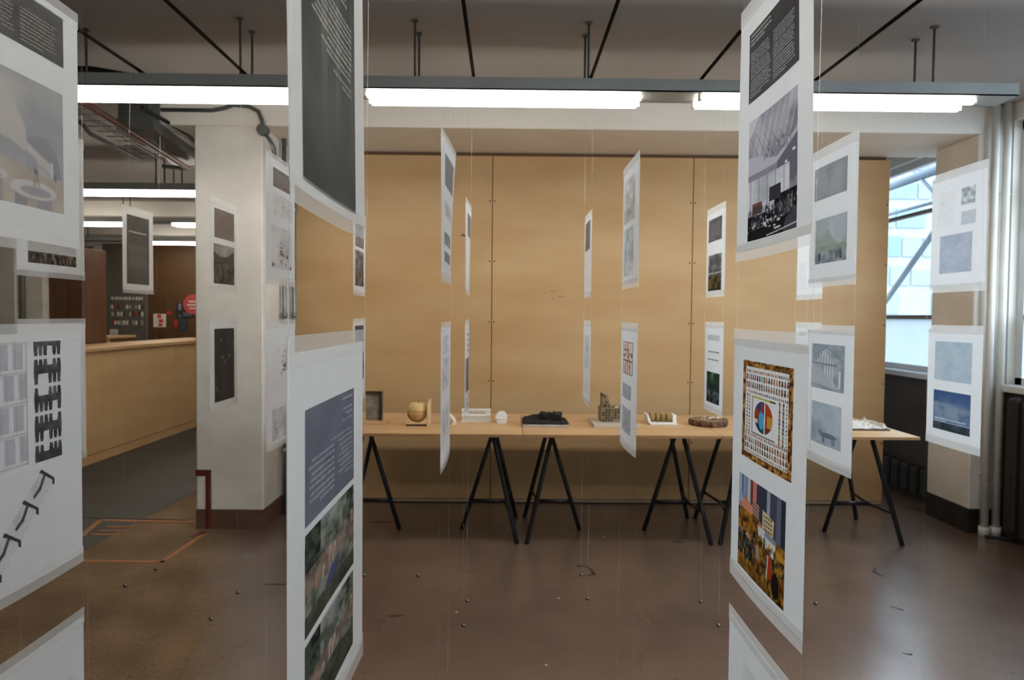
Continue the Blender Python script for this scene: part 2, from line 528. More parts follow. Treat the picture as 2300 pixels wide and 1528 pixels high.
M['scuff'] = mat('dark_scuff', (70, 56, 48), (80, 65, 56), 0.5)
M['chip'] = mat('pale_paint_chip', (200, 190, 180), rough=0.5)
M['smear'] = mat('red_paint_smear', (128, 52, 46), (118, 62, 54), 0.5, scale=12)
def mark(pts, w, m, name):
    b = MB()
    for i, (p, q) in enumerate(zip(pts[:-1], pts[1:])):
        a = Vector((p[0], p[1], 0)); c = Vector((q[0], q[1], 0)); t = (c - a).normalized(); n = Vector((-t.y, t.x, 0))
        w0 = w[i] / 2; w1 = w[i + 1] / 2
        qs = [a - n * w0, c - n * w1, c + n * w1, a + n * w0]
        b.prism([(v.x, v.y, 0.0) for v in qs], [(v.x, v.y, 0.0012) for v in qs])
    return b.build(name, m, floor)
mark([(.441, 4.087), (.475, 4.07), (.506, 4.075), (.53, 4.02), (.545, 3.945), (.515, 3.925), (.48, 3.918)], [.004, .03, .014, .02, .026, .014, .004], M['scuff'], 'scuff_mark')
mark([(-1.02, 4.925), (-.92, 4.93), (-.82, 4.939)], [.01, .05, .01], M['smear'], 'paint_smear')
mark([(-.61, 3.371), (-.56, 3.376), (-.52, 3.383)], [.004, .03, .004], M['scuff'], 'scuff_mark')
mark([(-1.39, 3.768), (-1.3, 3.77), (-1.25, 3.765)], [.004, .022, .008], M['scuff'], 'scuff_mark')
mark([(2.33, 4.08), (2.28, 4.0), (2.30, 3.93)], [.01, .03, .006], M['scuff'], 'scuff_mark')
mark([(1.15, 4.52), (1.2, 4.523), (1.25, 4.515)], [.01, .06, .01], M['scuff'], 'scuff_mark')
mark([(2.10, 3.52), (2.14, 3.47)], [.004, .016], M['scuff'], 'scuff_mark')
mark([(1.86, 3.02), (1.90, 3.005)], [.003, .014], M['scuff'], 'scuff_mark')
for (x, y) in ((-.25, 3.42), (.3, 3.6), (.19, 2.9), (.70, 4.62), (1.30, 4.9)):
    mark([(x - .006, y), (x + .006, y + .003)], [.008, .012], M['chip'], 'paint_chip')

# ------------------------------------------------------------------ outside the window
def outside():
    fac = thing('office_building', (26, 40.2, -4), 'pale office facade with glass bands seen through the window', 'building')
    MB().box(14, 40, 40.2, 46, -4, 16).build('wall', mat('white_render_facade', (132, 138, 142), rough=0.7), fac)
    gl = [mat('facade_glass_%d' % i, c, rough=0.25) for i, c in enumerate([(100, 124, 136), (90, 118, 132), (112, 128, 136), (104, 108, 124)])]
    rnd = random.Random(3)
    for k in range(8):
        z = -1.6 + k * 1.75
        x = 19.0
        while x < 31:
            w = rnd.choice([0.9, 1.3, 1.9])
            if rnd.random() < 0.78:
                MB().box(x, x + w - 0.15, 40.12, 40.25, z, z + rnd.choice([0.95, 1.15, 1.25])).build('window_pane', rnd.choice(gl), fac)
            x += w
    st = mat('steel_brace', (70, 82, 92), rough=0.5)
    t = thing('steel_truss', (5.0, 8.2, -4.0), 'grey steel truss and brace outside the window', 'truss')
    def bar(a, b, r):
        MB().tube([a, b], r, 8).build('bar', st, t)
    bar((5.0, 10.5, 3.28), (5.0, 7.0, 3.31), 0.055)
    bar((5.0, 8.45, 3.66), (5.0, 7.5, 2.86), 0.022)
    bar((5.0, 10.5, 2.93), (5.0, 7.0, 2.94), 0.022)
    bar((5.0, 9.3, 1.28), (5.0, 7.3, 2.93), 0.035)
    bar((5.0, 9.6, -4.0), (5.0, 9.6, 3.3), 0.05)
    bar((5.0, 7.1, -4.0), (5.0, 7.1, 3.3), 0.05)
    g = MB().box(XR + .4, 60, -30, 80, -4.3, -4.0)
    struct('ground', g, mat('street_paving', (84, 86, 88), rough=0.8), 'pale street paving outside')
outside()

# ------------------------------------------------------------------ lamp rows
TUBE_R = 0.0195
tube_me = None
def make_fixture(x0, x1, yc, label, group, dz=0.0):
    t = thing('fluorescent_light', ((x0 + x1) / 2, yc, 2.714 + dz), label, 'light', group)
    for dy in (-0.06, 0.06):
        MB().tube([(x0 + .02, yc + dy, 2.714 + dz), (x1 - .02, yc + dy, 2.714 + dz)], TUBE_R, 14).build('tube', M['tube'], t)
    for x, s in ((x0, 1), (x1, -1)):
        for dy in (-0.06, 0.06):
            MB().rbox(min(x, x + s * .02), max(x, x + s * .02), yc + dy - .014, yc + dy + .014, 2.698 + dz, 2.735 + dz, 0.003).build('lamp_holder', M['holder'], t)
    return t
def make_row(yc, spans, x0, x1, label, lamp_label, rods, dz=0.0):
    c = thing('lighting_channel', ((x0 + x1) / 2, yc, 2.735 + dz), label, 'steel channel')
    b = MB()
    b.box(x0, x1, yc - 0.09, yc - 0.084, 2.735 + dz, 2.80 + dz)
    b.box(x0, x1, yc + 0.084, yc + 0.09, 2.735 + dz, 2.80 + dz)
    b.box(x0, x1, yc - 0.09, yc + 0.09, 2.735 + dz, 2.742 + dz)
    b.build('channel', M['channel'], c)
    for x in rods:
        for dy in (-0.06, 0.10):
            r = MB().tube([(x, yc + dy, 2.742 + dz), (x, yc + dy, CEIL)], 0.0065, 8).build('hanger_rod', M['hanger'], c)
            MB().box(x - .016, x + .016, yc + dy - .012, yc + dy + .012, CEIL - .010, CEIL).build('ceiling_plate', M['hanger'], r)
    for i, (a, e) in enumerate(spans):
        make_fixture(a, e, yc, lamp_label[i], 'fluorescent lights under the ceiling channels', dz)
make_row(3.55, [(-2.49, -1.03), (-.755, .710), (.997, 2.465)], -2.75, 2.67,
         'blue-grey steel channel carrying the front row of fluorescent tubes',
         ['long lit fluorescent light left of the hung pale grey text poster', 'long lit fluorescent light in the middle above the plywood wall', 'long lit fluorescent light nearest the windows, partly behind a hung poster'],
         [-2.30, -1.40, -.49, .418, 1.33, 2.235])
make_row(0.58, [(-.755, .710), (.997, 2.465)], -2.75, 2.67, 'steel channel with tubes above the viewer',
         ['lit fluorescent light right above the viewer', 'lit fluorescent light above the viewer, window side'], [-2.3, -.49, 1.33])
make_row(6.44, [(-4.35, -2.90), (-2.62, -1.17)], -6.6, -0.7, 'steel channel behind the white column',  # second span is an unseen fixture added to brighten the counter
         ['longest lit light left of the white column, highest in the room beyond', 'unseen light added behind the white column to brighten the counter'], [-4.9, -3.37, -3.2])
make_row(8.72, [(-6.30, -4.86), (-4.38, -2.93)], -8.6, -2.0, 'steel channel over the middle of the counter room',
         ['short lit light left of the dark hung sheet, in the room beyond', 'short lit light end beside the white column, in the room beyond'], [-7.0, -5.0])
make_row(11.0, [(-6.2, -4.75)], -8.6, -2.0, 'steel channel nearest the far wall',
         ['lowest lit light, in front of the far plywood board'], [-7.0, -5.0])

# thin rods laid across the channels; the sheets hang from them
RODX = dict(G=-1.905, F=-1.372, A=-.785, B=-.183, C=.430, D=1.008, E=1.605)
RODL = dict(G='leftmost dark ceiling rod, beside the cable trays', F='dark ceiling rod second from the left', A='dark ceiling rod behind the pale grey text poster',
            B='dark ceiling rod left of centre with a glint', C='dark ceiling rod right of centre with a glint', D='dark ceiling rod running behind the black and white photo poster', E='dark ceiling rod nearest the windows')
def rod_z(y):
    return 2.809
for k, x in RODX.items():
    tag(MB().tube([(x, 0.48, rod_z(.48)), (x, 3.66, rod_z(3.66))], 0.0085, 10).build('ceiling_rod', M['rod']), RODL[k], 'rod', 'rods the sheets hang from')

# ------------------------------------------------------------------ tables
TZ = 0.75
TT = 0.79           # table height
TABS = [(-1.19, 0.110, 'birch tabletop at the left, holding the apple block and white models'),
        (0.114, 1.412, 'birch tabletop in the middle, holding the black model and the tower'),
        (1.416, 2.715, 'birch tabletop at the window end, partly hidden by hung posters')]
for a, b, l in TABS:
    t = thing('tabletop', ((a + b) / 2, 4.7, TT - 0.02), l, 'tabletop', 'birch tabletops on trestles')
    MB().rbox(a, b, 4.27, 5.17, TT - 0.004, TT, 0.001).build('surface', M['plytop'], t)
    MB().box(a + .0005, b - .0005, 4.2705, 5.1695, TT - 0.02, TT - 0.004).build('plywood_edge', M['plyedge'], t)
def trestle(x1, x2, label):
    """three legs: one splayed in the middle at x1, a pair at x2, joined by a T brace"""
    xt = x2 + (x1 - x2) * 0.42
    t = thing('trestle', ((x1 + x2) / 2, 4.77, 0), label, 'trestle', 'black steel trestles')
    r = 0.016
    MB().tube([(xt, 4.55, 0.754), (xt, 4.99, 0.754)], 0.0155, 10).build('top_bar', M['black'], t)
    for ye, yt in ((4.47, 4.57), (5.07, 4.98)):
        MB().tube([(xt, yt, 0.765), (xt, yt, 0.70), (xt + (x2 - xt) * .07, yt + (ye - yt) * .06, 0.655), (x2, ye, 0.0)], r, 10).build('leg', M['black'], t)
    MB().tube([(xt, 4.77, 0.765), (xt + (x1 - xt) * .04, 4.77, 0.72), (x1, 4.77, 0.0)], r, 10).build('leg', M['black'], t)
    zb = 0.215
    k = zb / .66
    xb = x2 + (xt - x2) * k
    y3 = 4.47 + .10 * k; y2 = 5.07 - .09 * k
    xa = x1 + (xt - x1) * zb / .74
    xm = xb + (xa - xb) * .12
    s = MB()
    s.tube([(xb, y3, zb), (xm, 4.76, zb)], 0.011, 8)
    s.tube([(xm, 4.76, zb), (xb, y2, zb)], 0.011, 8)
    s.tube([(xm, 4.765, zb), (xa, 4.77, zb)], 0.011, 8)
    s.build('brace', M['black'], t)
trestle(-.769, -1.165, 'black steel trestle at the left end of the table row')
trestle(-.314, .085, 'black steel trestle under the white models')
trestle(.547, .15, 'black steel trestle under the black landscape model')
trestle(1.017, 1.418, 'black steel trestle under the white tray')
trestle(1.875, 1.478, 'black steel trestle under the log slice, partly behind the hung poster')
trestle(2.342, 2.738, 'black steel trestle at the window end of the tables')
# the models below are laid out at their own scale, then brought onto the table
XF[0] = lambda v: np.stack([v[:, 0] * .9506, v[:, 1] * .9506, TT + (v[:, 2] - TZ) * .9506], 1)

# ------------------------------------------------------------------ models on the tables
def m_(name, *a, **k): return mat(name, *a, **k)
W_ = m_('white_plaster', (228, 224, 216), (236, 232, 226), 0.7, scale=30)
# framed plate on a small board
t = thing('framed_plate', (-.99, 4.95, TZ), 'upright grey plate in a dark frame on a small plywood base', 'model')
MB().rbox(-1.11, -.885, 4.85, 5.03, TZ, TZ + .014, .001).build('base_board', M['plytop'], t)
DK = m_('dark_frame_wood', (48, 36, 30), (60, 46, 38), .5, scale=20)
fr = MB()
fr.box(-1.06, -.94, 4.985, 5.005, TZ + .014, TZ + .23)
fr.box(-.952, -.936, 4.945, 5.004, TZ + .014, TZ + .23)
fr.box(-1.06, -.94, 4.955, 5.004, TZ + .222, TZ + .230)
fr.build('frame', DK, t)
MB().rbox(-1.058, -.958, 4.972, 4.984, TZ + .014, TZ + .219, .001).build('plate', m_('mottled_grey_plate', (104, 98, 92), (150, 144, 136), .6, scale=14, contrast=(.35, .62)), t)
# apple carved in a block
t = thing('apple_block', (-.65, 4.87, TZ), 'pale wooden block with a carved yellow apple', 'model')
WD = m_('pale_lime_wood', (214, 182, 136), (224, 194, 150), .55, scale=10, stretch=(1, 1, 4))
b = MB(); x0, x1, y0, y1 = -.728, -.574, 4.80, 4.94
n = 20; cx, cz, rr = -.651, TZ + .102, .074
arch = [(x0, TZ), (x1, TZ), (x1, TZ + .100)] + [(cx + rr * math.cos(a), cz - .002 + rr * math.sin(-a)) for a in [math.pi * i / n for i in range(n + 1)]] + [(x0, TZ + .100)]
for i in range(3, 3 + n):
    p, q = arch[i], arch[i + 1]
    b.prism([(p[0], y0, p[1]), (p[0], y0, TZ), (q[0], y0, TZ), (q[0], y0, q[1])], [(p[0], y0 + .02, p[1]), (p[0], y0 + .02, TZ), (q[0], y0 + .02, TZ), (q[0], y0 + .02, q[1])])
b.box(x0, x1, y1 - .02, y1, TZ, TZ + .10)
b.box(x0, x0 + .003, y0, y1, TZ, TZ + .10); b.box(x0, x1, y0, y1, TZ, TZ + .012)
b.build('block', WD, t)
MB().prism([(x1, y0, TZ), (x1 + .012, y0 + .002, TZ), (x1 + .012, y1, TZ), (x1, y1, TZ)], [(x1, y0, TZ + .17), (x1 + .008, y0 + .01, TZ + .172), (x1 + .012, y1, TZ + .185), (x1, y1, TZ + .185)]).build('side_board', WD, t)
prof = lambda k0, k1: [(max(1e-5, .074 * max(0.0, math.sin(math.pi * i / 24)) ** .62), -.072 * math.copysign(abs(math.cos(math.pi * i / 24)) ** .8, math.cos(math.pi * i / 24)) - (.020 * math.exp(-((24 - i) / 2.5) ** 2) if i > 12 else 0)) for i in range(k0, k1 + 1)]
ac = (cx, y0 + .068, TZ + .098)
MB().lathe(ac, prof(0, 12), 28).build('apple_lower_half', m_('brown_apple_skin', (186, 142, 96), (198, 156, 110), .5, scale=18), t)
MB().lathe(ac, prof(12, 24), 28).build('apple_upper_half', m_('yellow_apple_skin', (214, 180, 118), (226, 196, 140), .5, scale=18), t)
MB().tube([(cx, ac[1], ac[2] + .048), (cx + .004, ac[1] - .004, ac[2] + .075), (cx + .010, ac[1], ac[2] + .084)], [.004, .003, .005], 8).build('stem', m_('apple_stem', (140, 104, 62)), t)
# curved white shell
b = MB(); out = []
for i in range(13):
    a = math.radians(12 + 75 * i / 12)
    out.append((a, .085))
for (a, r), (c, r2) in zip(out[:-1], out[1:]):
    P = lambda w, r, y: (-.462 + r * math.cos(w), y, TZ + r * math.sin(w) * .9)
    b.prism([P(a, .078, 4.87), P(a, .085, 4.87), P(c, .085, 4.87), P(c, .078, 4.87)], [P(a, .078, 4.97), P(a, .085, 4.97), P(c, .085, 4.97), P(c, .078, 4.97)])
b.box(-.40, -.376, 4.87, 4.97, TZ, TZ + .02)
tag(b.build('curved_shell_model', W_), 'small curved white shell beside the hung sheet', 'model')
# white building with a row of windows over arches
t = thing('white_building_model', (-.228, 5.06, TZ), 'long white plaster building model with a colonnade', 'model')
x0, x1, y0, y1 = -.338, -.118, 5.02, 5.12
b = MB(); b.rbox(x0, x1, y0 + .012, y1, TZ, TZ + .084, .003); b.rbox(x0 - .002, x1 + .002, y0 + .006, y1, TZ + .042, TZ + .049, .001); b.rbox(x0 - .002, x1 + .002, y0 + .006, y1 + .002, TZ + .080, TZ + .087, .001); b.box(x0, x1, y0, y1, TZ, TZ + .006)
b.build('body', W_, t)
for i in range(12):
    x = x0 + .012 + i * (x1 - x0 - .024) / 11
    MB().lathe((x, y0 + .006, TZ + .006), [(.0055, 0), (.004, .004), (.0038, .03), (.006, .036)], 8).build('column', W_, t)
gy = m_('shaded_opening', (150, 144, 136), rough=.8)
for i in range(8):
    x = x0 + .055 + i * .0165
    MB().box(x, x + .010, y0 + .0112, y0 + .0125, TZ + .058, TZ + .073).build('window', gy, t)
# small white chapel
t = thing('white_chapel_model', (-.035, 4.98, TZ), 'small white plaster house with clipped roof and porch', 'model')
pts = [(-.072, 0), (.002, 0), (.010, .028), (.010, .05), (-.014, .078), (-.054, .078), (-.078, .05), (-.078, .028)]
MB().prism([(x - .0, 4.965, TZ + z) for x, z in pts], [(x, 5.06, TZ + z) for x, z in pts]).build('body', W_, t)
MB().rbox(-.066, .002, 4.935, 4.966, TZ, TZ + .036, .002).build('porch', W_, t)
MB().rbox(-.070, .006, 4.932, 4.967, TZ + .034, TZ + .041, .001).build('porch_roof', W_, t)
# black charred landscape with a ring of posts
t = thing('black_landscape_model', (.29, 4.88, TZ), 'charred black landscape slab with a ring of posts', 'model')
MB().rbox(.122, .462, 4.785, 5.05, TZ, TZ + .018, .003).build('plaster_slab', m_('grey_plaster', (176, 168, 158), (190, 182, 172), .7, scale=25), t)
BK = m_('charred_black', (24, 20, 18), (40, 34, 30), .8, scale=30)
rn = random.Random(5); hts = {}
def terr(u, v):
    k = (round(u * 16), round(v * 12))
    if k not in hts: hts[k] = .012 + .012 * rn.random() + .03 * math.exp(-((u - .35) ** 2 / .06 + (v - .7) ** 2 / .1))
    e = 1 if 0 < k[0] < 16 and 0 < k[1] < 12 else .35
    return (.120 + .344 * u, 4.788 + .262 * v, TZ + .018 + hts[k] * e)
MB().grid(terr, 16, 12, False).build('terrain', BK, t)
b = MB()
for i in range(26):
    a = 2 * math.pi * i / 26
    h = .045 + .02 * rn.random()
    p = (.338 + .075 * math.cos(a), 4.93 + .06 * math.sin(a), TZ + .03)
    b.tube([p, (p[0] + .008 * math.cos(a), p[1] + .008 * math.sin(a), p[2] + h)], .0035 + .003 * rn.random(), 5)
b.build('posts', BK, t)
b = MB()
ring = [(.338 + .080 * math.cos(a), 4.93 + .064 * math.sin(a), TZ + .079 + .006 * math.sin(3 * a)) for a in [2 * math.pi * i / 20 for i in range(21)]]
b.tube(ring, .006, 6); b.tube([(x, y, z - .024) for x, y, z in ring], .004, 6)
b.build('ring', BK, t)
b = MB()
for i in range(5): b.tube([(.262 - .006 * i, 4.90, TZ + .04), (.250 - .006 * i, 4.89, TZ + .075 - .006 * i)], .0025, 5)
b.build('branches', BK, t)
# concrete tower on a pale board
t = thing('tower_model', (.76, 4.93, TZ), 'grey-brown perforated tower block model on a pale base board', 'model')
MB().rbox(.645, .98, 4.79, 5.16, TZ, TZ + .022, .002).build('base_board', m_('pale_board', (198, 186, 170), (206, 194, 178), .6), t)
CN = m_('weathered_card', (128, 110, 86), (150, 132, 104), .8, scale=22, detail=8)
z0 = TZ + .022
b = MB(); b.rbox(.712, .885, 4.90, 5.06, z0, z0 + .105, .002)
b.build('block', CN, t)
MB().prism([(.718, 4.905, z0 + .10), (.792, 4.905, z0 + .10), (.792, 5.0, z0 + .10), (.718, 5.0, z0 + .10)], [(.718, 4.905, z0 + .21), (.757, 4.905, z0 + .205), (.757, 5.0, z0 + .205), (.718, 5.0, z0 + .21)]).build('tower', CN, t)
MB().box(.718, .728, 4.905, 5.0, z0 + .2, z0 + .216).build('parapet', CN, t)
HL = m_('dark_opening', (46, 38, 30), rough=.9)
for i in range(7):
    for j in range(5):
        if rn.random() < .72:
            x = .722 + i * .023; z = z0 + .010 + j * .019
            MB().box(x, x + .012 * (.6 + .6 * rn.random()), 4.897, 4.901, z, z + .011).build('opening', HL, t)
for x, z in ((.732, z0 + .115), (.748, z0 + .14), (.735, z0 + .185), (.765, z0 + .115), (.742, z0 + .120)):
    MB().box(x, x + .009, 4.902, 4.906, z, z + .014).build('opening', HL, t)
MB().rbox(.822, .85, 4.93, 4.97, z0 + .105, z0 + .112, .001).build('roof_plate', W_, t)
for i in range(7): MB().rbox(.80 + .013 * i, .808 + .013 * i, 4.92 + .02 * (i % 4), 4.95 + .02 * (i % 4), z0 + .105, z0 + .112 + .004 * (i % 3), .001).build('roof_block', CN, t)
# white tray with clay
t = thing('clay_in_tray', (1.185, 4.98, TZ), 'lump of brown clay in a white plaster tray', 'model')
b = MB(); b.rbox(1.082, 1.288, 4.905, 5.10, TZ, TZ + .016, .004)
b.prism([(1.082, 4.94, TZ + .01), (1.098, 4.94, TZ + .01), (1.098, 5.10, TZ + .01), (1.082, 5.10, TZ + .01)], [(1.072, 4.98, TZ + .07), (1.086, 4.98, TZ + .07), (1.086, 5.10, TZ + .07), (1.072, 5.10, TZ + .07)])
b.prism([(1.262, 4.94, TZ + .01), (1.288, 4.94, TZ + .01), (1.288, 5.10, TZ + .01), (1.262, 5.10, TZ + .01)], [(1.268, 4.98, TZ + .068), (1.296, 4.98, TZ + .068), (1.296, 5.10, TZ + .068), (1.268, 5.10, TZ + .068)])
b.box(1.08, 1.288, 5.085, 5.10, TZ + .01, TZ + .06)
b.build('tray', W_, t)
CL = m_('ochre_clay', (150, 120, 74), (176, 144, 92), .8, scale=24)
b = MB()
prof2 = [(-.085, .9), (-.07, 1.0), (-.05, .96), (-.046, .84), (-.04, 1.0), (-.01, .98), (-.004, .82), (.004, .98), (.028, 1.0), (.034, .84), (.040, 1.0), (.070, .97), (.082, .88)]
b.tube([(1.178 + x, 4.995, TZ + .052) for x, r in prof2], [.036 * r for x, r in prof2], 16)
b.build('clay_lump', CL, t)
for x in (1.135, 1.172, 1.214):
    MB().tube([(x, 4.962, TZ + .03), (x + .004, 4.956, TZ + .055), (x, 4.97, TZ + .08)], [.003, .004, .003], 6).build('groove', m_('clay_groove', (84, 60, 34)), t)
# log slice with pebbles
t = thing('log_slice', (1.535, 4.97, TZ), 'round bark-edged log slice topped with pebbles', 'model')
wob = lambda w: 1 + .03 * math.sin(3 * w) + .02 * math.sin(7 * w + 1)
MB().lathe((1.535, 4.95, TZ), [(.140, 0), (.146, .012), (.143, .035), (.138, .042)], 40, 1, .95, wob).build('bark', m_('dark_bark', (70, 36, 22), (140, 104, 76), .8, scale=22, stretch=(3, 3, .6), contrast=(.45, .62), bump=.4), t)
MB().lathe((1.535, 4.95, TZ + .041), [(.134, 0), (.134, .0025)], 40, 1, .95, wob).build('cut_face', m_('cut_wood', (124, 102, 78), (142, 118, 90), .7, scale=14), t)
pm = [m_('pebble_%d' % i, c, rough=.6) for i, c in enumerate([(196, 180, 156), (176, 140, 108), (206, 196, 178), (150, 110, 82)])]
for i in range(13):
    a = rn.uniform(0, 6.28); r = rn.uniform(.01, .11)
    MB().ball((1.545 + r * math.cos(a), 4.95 + r * .9 * math.sin(a), TZ + .049), rn.uniform(.009, .017), 10, 1.2, .9, .55).build('pebble', pm[i % 4], t)
# crumpled relief
t = thing('crumpled_relief', (2.62, 4.86, TZ), 'crumpled off-white landscape relief at the window end of the table', 'model')
MB().rbox(2.36, 2.795, 4.74, 5.08, TZ, TZ + .010, .002).build('base_board', m_('dark_card', (70, 62, 56)), t)
hh = {}
def rel(u, v):
    k = (round(u * 18), round(v * 14))
    if k not in hh: hh[k] = .006 + .018 * rn.random() + .085 * max(0, 1 - abs(u - .15) * 1.7) * v * (.7 + .6 * rn.random()) + (.025 if u > .93 else 0)
    e = 1 if 0 < k[0] < 18 and 0 < k[1] < 14 else .25
    return (2.355 + .43 * u, 4.745 + .33 * v, TZ + .010 + hh[k] * e)
MB().grid(rel, 18, 14, False).build('relief', m_('plaster_cloth', (206, 200, 190), (222, 216, 206), .8, scale=20), t)

XF[0] = None

# ------------------------------------------------------------------ room beyond, on the left
t = thing('long_counter', (-4.45, 7.5, 0), 'long plywood counter running along the grey floor', 'counter')
CJ = [5.25, 6.95, 8.45, 9.9]
for a, b_ in zip(CJ[:-1], CJ[1:]):
    MB().rbox(-4.275, -4.25, a + .003, b_ - .003, .10, 1.155, .002).build('panel', M['counter'], t)
MB().box(-4.75, -4.272, 5.25, 9.9, .0, 1.155).build('carcass', M['plyedge'], t)
MB().box(-4.27, -4.255, 5.25, 9.9, .0, .095).build('plinth', M['counter'], t)
MB().rbox(-4.80, -4.22, 5.2, 9.95, 1.155, 1.195, .004).build('counter_top', M['plytop'], t)
t = thing('rear_counter', (-7.6, 10.3, 0), 'second plywood counter behind, ending left of the sample board', 'counter')
MB().rbox(-9.2, -6.0, 10.0, 10.03, 0, 1.16, .002).build('panel', M['counter'], t)
MB().box(-9.2, -6.0, 10.03, 10.6, 0, 1.16).build('carcass', M['plyedge'], t)
MB().rbox(-9.25, -5.96, 9.96, 10.65, 1.16, 1.20, .004).build('counter_top', M['plytop'], t)

S = 12.0 / 14.0
def FX(x): return x * S
def FZ(z): return 1.56 + (z - 1.56) * S
# plywood cladding, grey sample board and panels on the far wall
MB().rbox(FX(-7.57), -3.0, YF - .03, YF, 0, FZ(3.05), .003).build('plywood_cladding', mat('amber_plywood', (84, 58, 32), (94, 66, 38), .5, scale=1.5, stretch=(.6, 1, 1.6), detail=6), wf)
MB().rbox(FX(-8.92), FX(-8.72), YF - .03, YF, 0, 2.75, .003).build('brown_panel', mat('taupe_panel', (98, 82, 68), rough=.6), wf)
MB().rbox(FX(-8.70), FX(-8.50), YF - .03, YF, 0, 2.8, .003).build('pale_post', M['cream'], wf)
t = thing('sample_board', (FX(-8.0), YF - .04, 0), 'tall dark grey board with rows of small pinned cards', 'board')
MB().rbox(FX(-8.50), FX(-7.58), YF - .04, YF - .031, 0, 2.8, .002).build('board', mat('dark_grey_board', (92, 86, 80), (100, 94, 88), .6), t)
rc = random.Random(11)
cc = [mat('card_%d' % i, c, rough=.6) for i, c in enumerate([(196, 190, 180), (150, 140, 130), (60, 52, 48), (160, 50, 46), (182, 150, 120)])]
for row, zz in enumerate((1.86, 1.68, 1.53, 1.35)):
    for k in range(11):
        if row > 0 and rc.random() < .2: continue
        x = -8.32 + k * .062 + rc.uniform(-.008, .008)
        h = (.07, .09, .11, .10)[row] * rc.uniform(.75, 1.05)
        m = cc[0] if row == 0 else cc[rc.choice([0, 0, 1, 2, 3, 4] if row < 3 else [0, 0, 0, 1, 3])]
        MB().box(FX(x), FX(x + .042), YF - .046, YF - .04, FZ(zz) - h / 2 * S, FZ(zz) + h / 2 * S).build('card', m, t)
MB().box(FX(-8.36), FX(-8.19), YF - .046, YF - .04, FZ(1.095), FZ(1.21)).build('card', cc[0], t)
def notice(name, x0, x1, z0, z1, c, label, cat, extra=None):
    t = thing(name, (FX((x0 + x1) / 2), YF - .035, FZ(z0)), label, cat)
    MB().box(FX(x0), FX(x1), YF - .038, YF - .03, FZ(z0), FZ(z1)).build('sheet', mat(name + '_' + label[:6].replace(' ', '_'), c, rough=.6), t)
    for i, (a, b_, p, q, cl) in enumerate(extra or []):
        MB().box(FX(a), FX(b_), YF - .042, YF - .038, FZ(p), FZ(q)).build('print', mat('notice_%s_%d' % (label[:8].replace(' ', '_'), i), cl, rough=.6), t)
notice('brown_tile', -7.443, -7.173, 1.62, 1.89, (84, 52, 30), 'dark brown square tile above the white notice', 'tile')
notice('brown_tile', -7.467, -7.159, .95, 1.165, (88, 56, 32), 'dark brown square tile just above the counter', 'tile', [(-7.36, -7.25, 1.04, 1.10, (60, 36, 22))])
notice('notice', -7.446, -7.185, 1.262, 1.542, (212, 202, 190), 'white notice with red figures pinned on the far plywood', 'notice',
       [(-7.36, -7.28, 1.45, 1.53, (190, 60, 60)), (-7.33, -7.24, 1.36, 1.43, (190, 60, 60)), (-7.34, -7.26, 1.28, 1.34, (180, 56, 60))])
notice('poster', -6.966, -6.60, 1.455, 1.78, (40, 40, 44), 'dark photo poster beside the red round sign', 'poster',
       [(-6.92, -6.86, 1.62, 1.76, (120, 120, 124)), (-6.82, -6.64, 1.50, 1.58, (90, 90, 94)), (-6.93, -6.85, 1.47, 1.53, (76, 78, 84))])
notice('poster', -6.931, -6.735, 1.172, 1.46, (46, 50, 54), 'narrow black poster below the dark photo poster', 'poster', [(-6.91, -6.755, 1.20, 1.44, (58, 62, 66))])
notice('sticker', -7.165, -7.07, 1.53, 1.60, (184, 46, 34), 'small red tilted sticker on the far plywood', 'sticker')
notice('sticker', -7.01, -6.95, 1.27, 1.42, (150, 52, 34), 'small red stacked lettering left of the narrow black poster', 'sticker')
t = thing('round_sign', (FX(-6.60), YF - .06, FZ(1.55)), 'round red sign with pale lettering near the white column', 'sign')
MB().tube([(FX(-6.60), YF - .044, FZ(1.745)), (FX(-6.60), YF - .056, FZ(1.745))], .18, 28).build('disc', mat('red_sign_paint', (176, 70, 66), rough=.5), t)
for dz, w in ((.05, .16), (-.01, .22), (-.07, .14)):
    MB().box(FX(-6.60) - w / 2, FX(-6.60) + w / 2, YF - .059, YF - .056, FZ(1.745) + dz - .012, FZ(1.745) + dz + .016).build('lettering', cc[0], t)

# white pillar, pipe and cupboard seen between the hung sheets on the left
struct('wall_column_far', MB().rbox(-6.4, -5.52, 7.45, 8.1, 0, CEIL, .006), M['pillar'], 'white pillar far left behind the hung sheets')
struct('wall_pier_far', MB().rbox(-5.43, -5.24, 7.5, 7.8, 0, CEIL, .006), M['pillar'], 'narrow white pier beside the far left pillar')
tag(MB().tube([(-5.475, 7.5, 0), (-5.475, 7.5, CEIL)], .03, 10).build('drain_pipe', mat('grey_green_pipe', (104, 104, 92), rough=.5)), 'grey-green pipe between the far left pillar and pier', 'pipe')
t = thing('tall_cupboard', (-5.02, 7.8, 0), 'tall dark brown cupboard right of the white pier', 'cupboard')
MB().rbox(-5.23, -4.83, 7.6, 8.0, 0, 2.3, .004).build('body', M['brownwood'], t)
MB().rbox(-5.225, -5.03, 7.58, 7.6, .05, 2.28, .003).build('door', M['brownwood'], t)
MB().rbox(-5.02, -4.835, 7.58, 7.6, .05, 2.28, .003).build('door', M['brownwood'], t)

